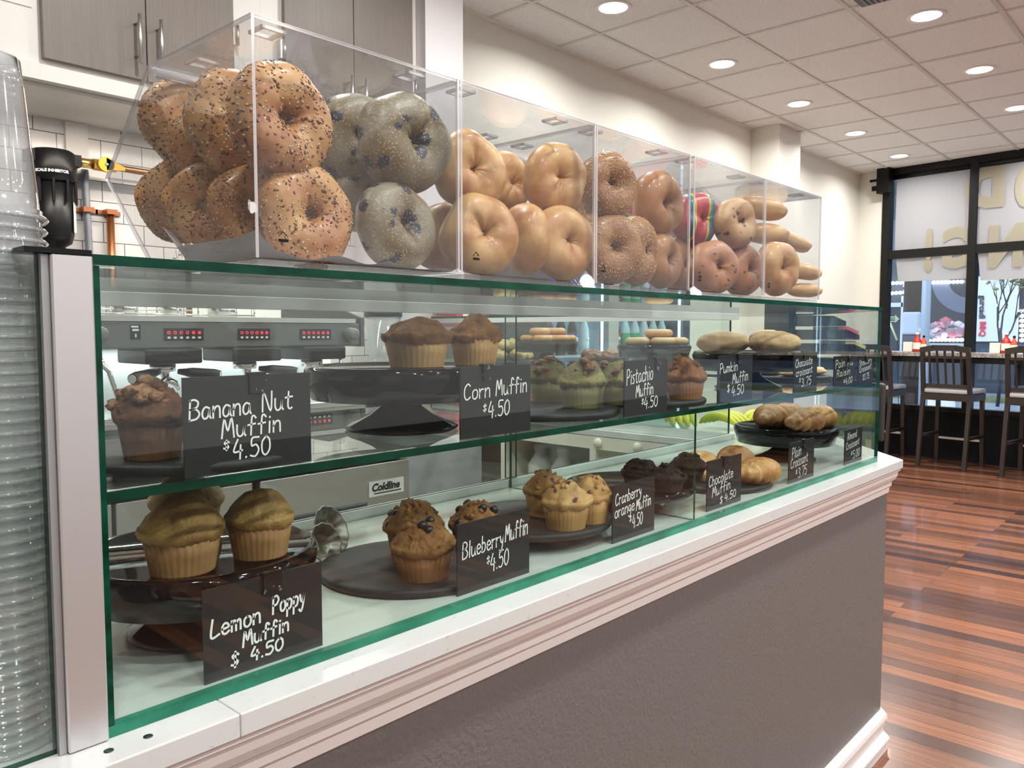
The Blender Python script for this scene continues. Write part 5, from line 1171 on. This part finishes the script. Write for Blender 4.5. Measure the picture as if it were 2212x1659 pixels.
b = nb(); box(b, mx0-.01, mx1+.01, MY-.05, 2.86, 1.075, 1.095); box(b, mx0, mx1, MY-.03, 2.86, .955, 1.0745); bev(b, .003, 1); obj('drip_tray', b, m_steel, em)
ld = bpy.data.lights.new('work_lamp', 'AREA'); ld.shape = 'RECTANGLE'; ld.size = mx1-mx0-.1; ld.size_y = .03; ld.energy = 2; ld.color = (.93, .97, 1)
lo = bpy.data.objects.new('lamp', ld); C.objects.link(lo); lo.parent = em; lo.location = ((mx0+mx1)/2, 2.56, zm0-.004)
for x in (mx0+.06, mx1-.06):
    b = nb(); lathe(b, [(0, .0), (.025, 0), (.02, .055), (0, .055)], 16, M=T(x, MY+.05, .9005)); obj('foot', b, m_chrome, em)
m_red = emis('red_button', (1, .03, .06), 2.2); m_btn = mat('button_white', (.6, .6, .6), .4)
for a, c in ((357, 436), (516, 580), (650, 712)):
    xa, xc = onY(a, 722, MY).x, onY(c, 722, MY).x; zc_ = onY((a+c)/2, 722, MY).z; hh = .036
    b = nb(); box(b, xa-.004, xc+.004, MY-.0035, MY-.0002, zc_-hh/2, zc_+hh/2); pnl = obj('button_panel', b, m_black, em)
    for k in range(6):
        x = xa+(xc-xa)*(k+.5)/6; b = nb(); lathe(b, [(.0032, 0), (.0048, 0), (.0048, .001), (.0032, .001)] if k < 4 else [(0, 0), (.0048, 0), (.0048, .001), (0, .001)], 16, M=T(x, MY-.0036, zc_+.005) @ Matrix.Rotation(PI/2, 4, 'X')); obj('cup_button', b, m_red, pnl)
    b = nb()
    for k in range(6): x = xa+(xc-xa)*(k+.5)/6; box(b, x-.0042, x+.0042, MY-.0042, MY-.0036, zc_-.013, zc_-.007)
    obj('button_caption', b, m_btn, pnl)
q = onY(292, 718, MY); b = nb(); box(b, q.x-.014, q.x+.014, MY-.003, MY-.0002, q.z-.02, q.z+.022); sp = obj('switch_panel', b, m_black, em)
b = nb(); box(b, q.x-.009, q.x+.009, MY-.004, MY-.0031, q.z+.004, q.z+.010); box(b, q.x-.012, q.x+.008, MY-.004, MY-.0031, q.z+.014, q.z+.019); box(b, q.x-.002, q.x+.002, MY-.004, MY-.0031, q.z-.014, q.z-.004); obj('switch_marks', b, m_btn, sp)
for px in (752, 206):
    q = onY(px, 722, MY); b = nb(); lathe(b, [(0, 0), (.024, 0), (.024, .006), (.021, .04), (.015, .043), (0, .043)], 40, mod=lambda th, rr, zz: rr*(1+.05*math.cos(th*16)) if rr > .018 else rr, M=T(q.x, MY-.0002, q.z) @ Matrix.Rotation(PI/2, 4, 'X')); obj('steam_knob', b, mat('knob_grey', (.10, .10, .10), .3), em)
for k, px in enumerate((357, 535, 680)):
    q = onY(px, 760, MY+.02); x = q.x
    b = nb(); box(b, x-.085, x+.085, MY-.045, MY+.16, zm0-.045, zm0-.0005); bev(b, .006, 2); obj('group_cover', b, m_black, em)
    b = nb(); lathe(b, [(0, 0), (.036, 0), (.038, .012), (.036, .024), (0, .024)], 28, M=T(x, MY+.04, zm0-.070)); obj('group_head', b, m_chrome, em)
    for sgn, ang in ((1, -.5), (-1, .35)) if k == 0 else ((1, -.55),):
        d = Vector((math.cos(ang)*sgn, -abs(math.sin(ang))-.25, -.12)).normalized(); h0 = Vector((x+.0*sgn, MY+.02, zm0-.066))
        b = nb(); tube(b, [h0+d*.035, h0+d*.055, h0+d*.075, h0+d*.14, h0+d*.158], [.008, .011, .016, .018, .015], 14); hd = obj('portafilter_handle', b, m_black, em)
        b = nb(); tube(b, [h0+d*.1565, h0+d*.160], .012, 16); obj('handle_badge', b, m_btn, hd)
    b = nb(); tube(b, [(x, MY+.03, zm0-.07), (x, MY+.02, zm0-.092), (x-.022, MY+.01, zm0-.105), (x-.032, MY+.01, zm0-.125)], [.016, .012, .010, .007], 10); tube(b, [(x, MY+.02, zm0-.092), (x+.022, MY+.01, zm0-.105), (x+.032, MY+.01, zm0-.125)], [.012, .010, .007], 10); obj('spout', b, m_chrome, em)
q = onY(232, 800, MY-.05); b = nb(); tube(b, [(q.x-.02, MY-.02, zm0), (q.x-.02, MY-.05, zm0-.03), (q.x+.0, MY-.06, zm0-.06), (q.x+.035, MY-.07, zm0-.20)], [.010, .010, .007, .006], 10); obj('steam_wand', b, m_chrome, em)
q = onY(738, 770, MY-.03); b = nb(); tube(b, [(q.x, MY+.02, zm0), (q.x, MY-.02, zm0-.03), (q.x, MY-.04, zm0-.16)], [.010, .008, .005], 10); obj('steam_wand', b, m_chrome, em)
# metal pitchers and spare handles on top of the machine
for i, (px, r, lb) in enumerate(((478, .042, 'steel milk pitcher on top of the espresso machine, right one'), (370, .030, 'small steel cup on top of the espresso machine, middle one'), (268, .038, 'steel basin on top of the espresso machine, left one'))):
    x = onY(px, 660, 2.5).x; b = nb(); lathe(b, [(0, 0), (r, 0), (r+.002, .02), (r, .046), (r-.003, .046), (r-.004, .004), (0, .003)], 28); o = obj('steel_pitcher', b, m_chrome); o.location = (x, 2.5, zm1+.0167); tag(o, lb, 'pitcher', 'metal ware on the espresso machine')
# right of the machine on the counter: cups, blender jar, papers, red carton
for i, px in enumerate((728, 742, 756)):
    q = onY(px, 775, 2.75); b = nb(); lathe(b, [(0, 0), (.028, 0), (.036, .09), (.034, .09), (.027, .003), (0, .003)], 20); o = obj('white_cup', b, m_chalk); o.location = (q.x, 2.95, .901); 
    o.location.z = .901; o.scale = (1, 1, 3.6); tag(o, ['tall white cup stack at left beside the espresso machine', 'tall white cup stack in the middle beside the espresso machine', 'tall white cup stack at right beside the espresso machine'][i], 'cup stack')
bx_ = onY(828, 720, 2.9).x; t = thing('blender', 'tall blender with clear tapered jar on the back counter', 'blender', (bx_, 2.9, .901))
b = nb(); lathe(b, [(0, 0), (.09, 0), (.085, .10), (.06, .19), (0, .19)], 24); obj('base', b, m_black, t)
b = nb(); lathe(b, [(0, .20), (.05, .20), (.058, .24), (.085, .50), (.083, .50), (.056, .243), (.048, .205), (0, .205)], 24); obj('jar', b, m_cup, t)
b = nb(); tube(b, [(.085, 0, .46), (.125, 0, .44), (.12, 0, .30), (.072, 0, .28)], .010, 8); obj('handle', b, mat('jar_grey', (.25, .25, .28), .4), t)
b = nb(); lathe(b, [(0, .501), (.088, .501), (.086, .53), (0, .535)], 24); obj('lid', b, m_black, t)
q0, q1 = onY(985, 698, 3.0), onY(1057, 677, 3.0)
t = thing('red_carton', 'red carton standing on the back shelf near the tiles', 'carton', (0, 0, 0))
b = nb(); box(b, q0.x, q1.x, 3.0, 3.15, q0.z-.02, q1.z+.11); obj('box', b, mat('carton_red', (.55, .03, .05), .4), t)
b = nb(); box(b, q0.x+.05, q0.x+.11, 2.9985, 2.9998, q0.z+.03, q0.z+.05); lathe(b, [(.008, 0), (.013, 0), (.013, .001), (.008, .001)], 16, M=T(q1.x-.04, 2.9998, q0.z+.01) @ Matrix.Rotation(PI/2, 4, 'X')); obj('print', b, m_chalk, t)
b = nb(); box(b, q0.x-.35, q1.x+.05, 2.96, 3.1995, q0.z-.045, q0.z-.021); box(b, q0.x-.30, q0.x-.28, 3.1, 3.1995, q0.z-.13, q0.z-.045); box(b, q1.x, q1.x+.02, 3.1, 3.1995, q0.z-.13, q0.z-.045); tag(obj('wall_shelf', b, m_steel), 'steel wall shelf under the red carton', 'shelf')
q0, q1 = onY(838, 700, 3.198), onY(905, 650, 3.198); b = nb(); box(b, q0.x, q1.x, 3.195, 3.1995, q0.z-.05, q1.z); tag(obj('notice_sheet', b, mat('paper_white', (.75, .75, .76), .6)), 'white notice sheet on the tiles behind the corn muffins', 'notice')
# ------------------------------------------------------------------ drinks cooler on the cream wall
cxa, cxb = onY(1180, 700, 2.72).x, onY(1478, 700, 2.72).x
t = thing('drinks_cooler', 'glass door drinks cooler with blue white light beyond the wing case', 'cooler', (0, 0, 0))
b = nb()
for x0, x1, y0, y1, z0, z1 in ((cxa-.02, cxa, 2.70, 3.19, 0, 2.0), (cxb, cxb+.04, 2.70, 3.19, 0, 2.0), (cxa, cxb, 2.70, 3.19, 1.86, 2.0), (cxa, cxb, 2.70, 3.19, 0, .25), (cxa, cxb, 3.14, 3.19, .25, 1.86)): box(b, x0, x1, y0, y1, z0, z1)
obj('housing', b, mat('cooler_dark', (.035, .04, .05), .4), t)
b = nb(); box(b, cxa+.001, cxb-.001, 3.132, 3.139, .26, 1.855); obj('back_liner', b, mat('cooler_liner', (.65, .75, .9), .3), t)
xm = onY(1320, 700, 2.72).x
b = nb(); box(b, xm-.05, xm+.05, 2.70, 2.74, .25, 1.86); obj('door_mullion', b, mat('mullion_grey', (.42, .44, .45), .4), t)
m_led = emis('cool_led', (.62, .80, 1.0), 9)
for x in (cxa+.012, xm-.045, xm+.045, cxb-.012):
    b = nb(); box(b, x-.006, x+.006, 2.745, 2.757, .27, 1.85); obj('led_tube', b, m_led, t)
SH = [.30, .78, 1.20, 1.56]
for z in SH:
    b = nb(); box(b, cxa+.002, cxb-.002, 2.78, 3.13, z-.012, z); obj('wire_shelf', b, mat('shelf_white', (.6, .62, .66), .4), t)
for a, c in ((cxa, xm-.05), (xm+.05, cxb)):
    b = nb(); box(b, a+.004, c-.004, 2.702, 2.708, .255, 1.855); obj('glass_door', b, m_pane, t)
m_cola = mat('cola', (.012, .006, .006), .1); m_bl = mat('label_blue', (.01, .06, .45), .4); m_rd = mat('label_red', (.65, .02, .05), .4); m_gr = mat('label_green', (.01, .42, .14), .4); m_wat = mat('water_bottle', (.60, .72, .80), .1); m_lw = mat('label_pale', (.75, .78, .85), .4)
protoB = {}
ci = 0
for si, z in enumerate((1.20, 1.56, .78)):
    n = 13
    for k in range(n):
        x = cxa+.07+(cxb-cxa-.14)*k/(n-1)
        if abs(x-xm) < .085: continue
        kind = ('blue' if k < 4 else 'pale' if k < 6 else 'red' if k < 8 else 'green' if k < 10 else 'pale') if si != 2 else ('pale' if k % 3 else 'blue')
        if kind not in protoB:
            b = nb(); lathe(b, [(0, 0), (.030, 0), (.032, .01), (.032, .13), (.028, .16), (.014, .20), (.013, .225), (0, .225)], 18); o = obj('drink_bottle', b, m_cola if kind in ('blue', 'red') else m_wat)
            b = nb(); lathe(b, [(.0326, .055), (.0326, .125)], 18); obj('label_wrap', b, {'blue': m_bl, 'red': m_rd, 'green': m_gr, 'pale': m_lw}[kind], o)
            b = nb(); lathe(b, [(.0145, .208), (.0145, .226), (0, .228)], 14); obj('cap', b, {'blue': m_bl, 'red': m_rd, 'green': m_gr, 'pale': m_lw}[kind], o)
            b = nb(); lathe(b, [(0, 0), (.012, 0), (.012, .0006), (0, .0006)], 14, M=T(0, -.0327, .09) @ Matrix.Rotation(PI/2, 4, 'X')); obj('round_emblem', b, m_chalk, o)
            protoB[kind] = o
        else: o = dup(protoB[kind])
        o.location = (x, 2.85, z+.0005)
        tag(o, 'drink bottle with %s label, %s shelf of the cooler, place %s from the left' % (kind, ['eye level', 'upper', 'lower'][si], ['first', 'second', 'third', 'fourth', 'fifth', 'sixth', 'seventh', 'eighth', 'ninth', 'tenth', 'eleventh', 'twelfth', 'last'][k]), 'bottle', 'bottles in the drinks cooler')
# ------------------------------------------------------------------ snack rack and chair seen past the case end
rk = onX(1752, 720, 4.55); t = thing('snack_rack', 'black tiered snack rack with bright packets past the case end', 'rack', (rk.x, rk.y, 0), -.83)
b = nb(); box(b, -.20, .24, -.22, .22, 0, .03); box(b, -.20, -.17, -.22, .22, .03, 1.44); obj('frame', b, m_black, t)
packs = []
for i, (z, d) in enumerate(((1.42, .11), (1.345, .185), (1.265, .225), (1.18, .25))):
    b = nb(); prism(b, [(-.169, z-.055), (-.169, z), (d-.07, z), (d, z-.03), (d, z-.055)], 'y', -.215, .215); obj('tier', b, m_black, t)
    packs.append((z, d))
pc = [((.75, .72, .45), 'pale yellow'), ((.10, .18, .55), 'blue'), ((.65, .12, .18), 'red'), ((.60, .35, .12), 'orange'), ((.66, .62, .20), 'lime'), ((.50, .58, .75), 'light blue')]
Rz = Matrix.Rotation(-.83, 4, 'Z')
for i, (z, d) in enumerate(packs[:3]):
    for j in range(2):
        c, nm = pc[i*2+j]; b = nb()
        for s in range(3): y = -.20+j*.20+s*.06; box(b, d-.11, d-.055, y, y+.05, z+.001, z+.018); prism(b, [(d-.06, z+.001), (d-.06, z+.018), (d+.005, z-.010), (d+.002, z-.030), (d, z-.0285)], 'y', y+.003, y+.047)
        o = obj('snack_packet', b, mat('packet_%s' % nm, c, .35)); o.matrix_world = T(rk.x, rk.y, 0) @ Rz; tag(o, '%s snack packets on the %s tier of the black rack' % (nm, ['top', 'second', 'third'][i]), 'snack packet')
ch = onX(1806, 840, 5.3); t = thing('dining_chair', 'dark padded chair seen through the case end glass', 'chair', (ch.x, ch.y, 0), -.3)
mch = mat('dark_vinyl', (.035, .032, .028), .4)
b = nb(); box(b, -.20, .20, -.18, .20, .44, .50); bev(b, .015, 2); obj('seat', b, mat('grey_seat', (.30, .30, .30), .4), t)
b = nb(); box(b, .18, .215, -.22, .22, .62, 1.0); bev(b, .016, 3); obj('backrest', b, mch, t)
for sx in (-.18, .18):
    for sy in (-.17, .17): b = nb(); bar(b, (sx, sy, 0), (sx, sy, .45 if sx < 0 else .95), .03, .03); obj('leg', b, m_black, t)
q = onX(1880, 680, 7.06); b = nb(); box(b, 7.055, 7.065, 0, 0, 0, 0)
b.free(); bm = nb(); u = onY(1872, 684, 3.195); box(bm, u.x-.13, u.x+.16, 3.19, 3.1995, u.z-.05, u.z+.08); tag(obj('wall_notice', bm, mat('notice_blue', (.10, .22, .62), .5, col2=(.35, .5, .8), scale=14)), 'small blue notice on the cream wall past the case corner', 'notice')

# led strip fitted under the wall cabinets
t = thing('under_cabinet_light', 'slim light strip fixed under the grey wall cabinets', 'light', (0, 0, 0))
b = nb(); box(b, .45, 2.2, YC+.03, YC+.06, ZB-.012, ZB-.0005); obj('housing', b, m_carc, t)
ld = bpy.data.lights.new('strip_lamp', 'AREA'); ld.shape = 'RECTANGLE'; ld.size = 1.7; ld.size_y = .02; ld.energy = 15; ld.color = (1, .90, .78)
lo = bpy.data.objects.new('lamp', ld); C.objects.link(lo); lo.parent = t; lo.location = (1.32, YC+.045, ZB-.0135)
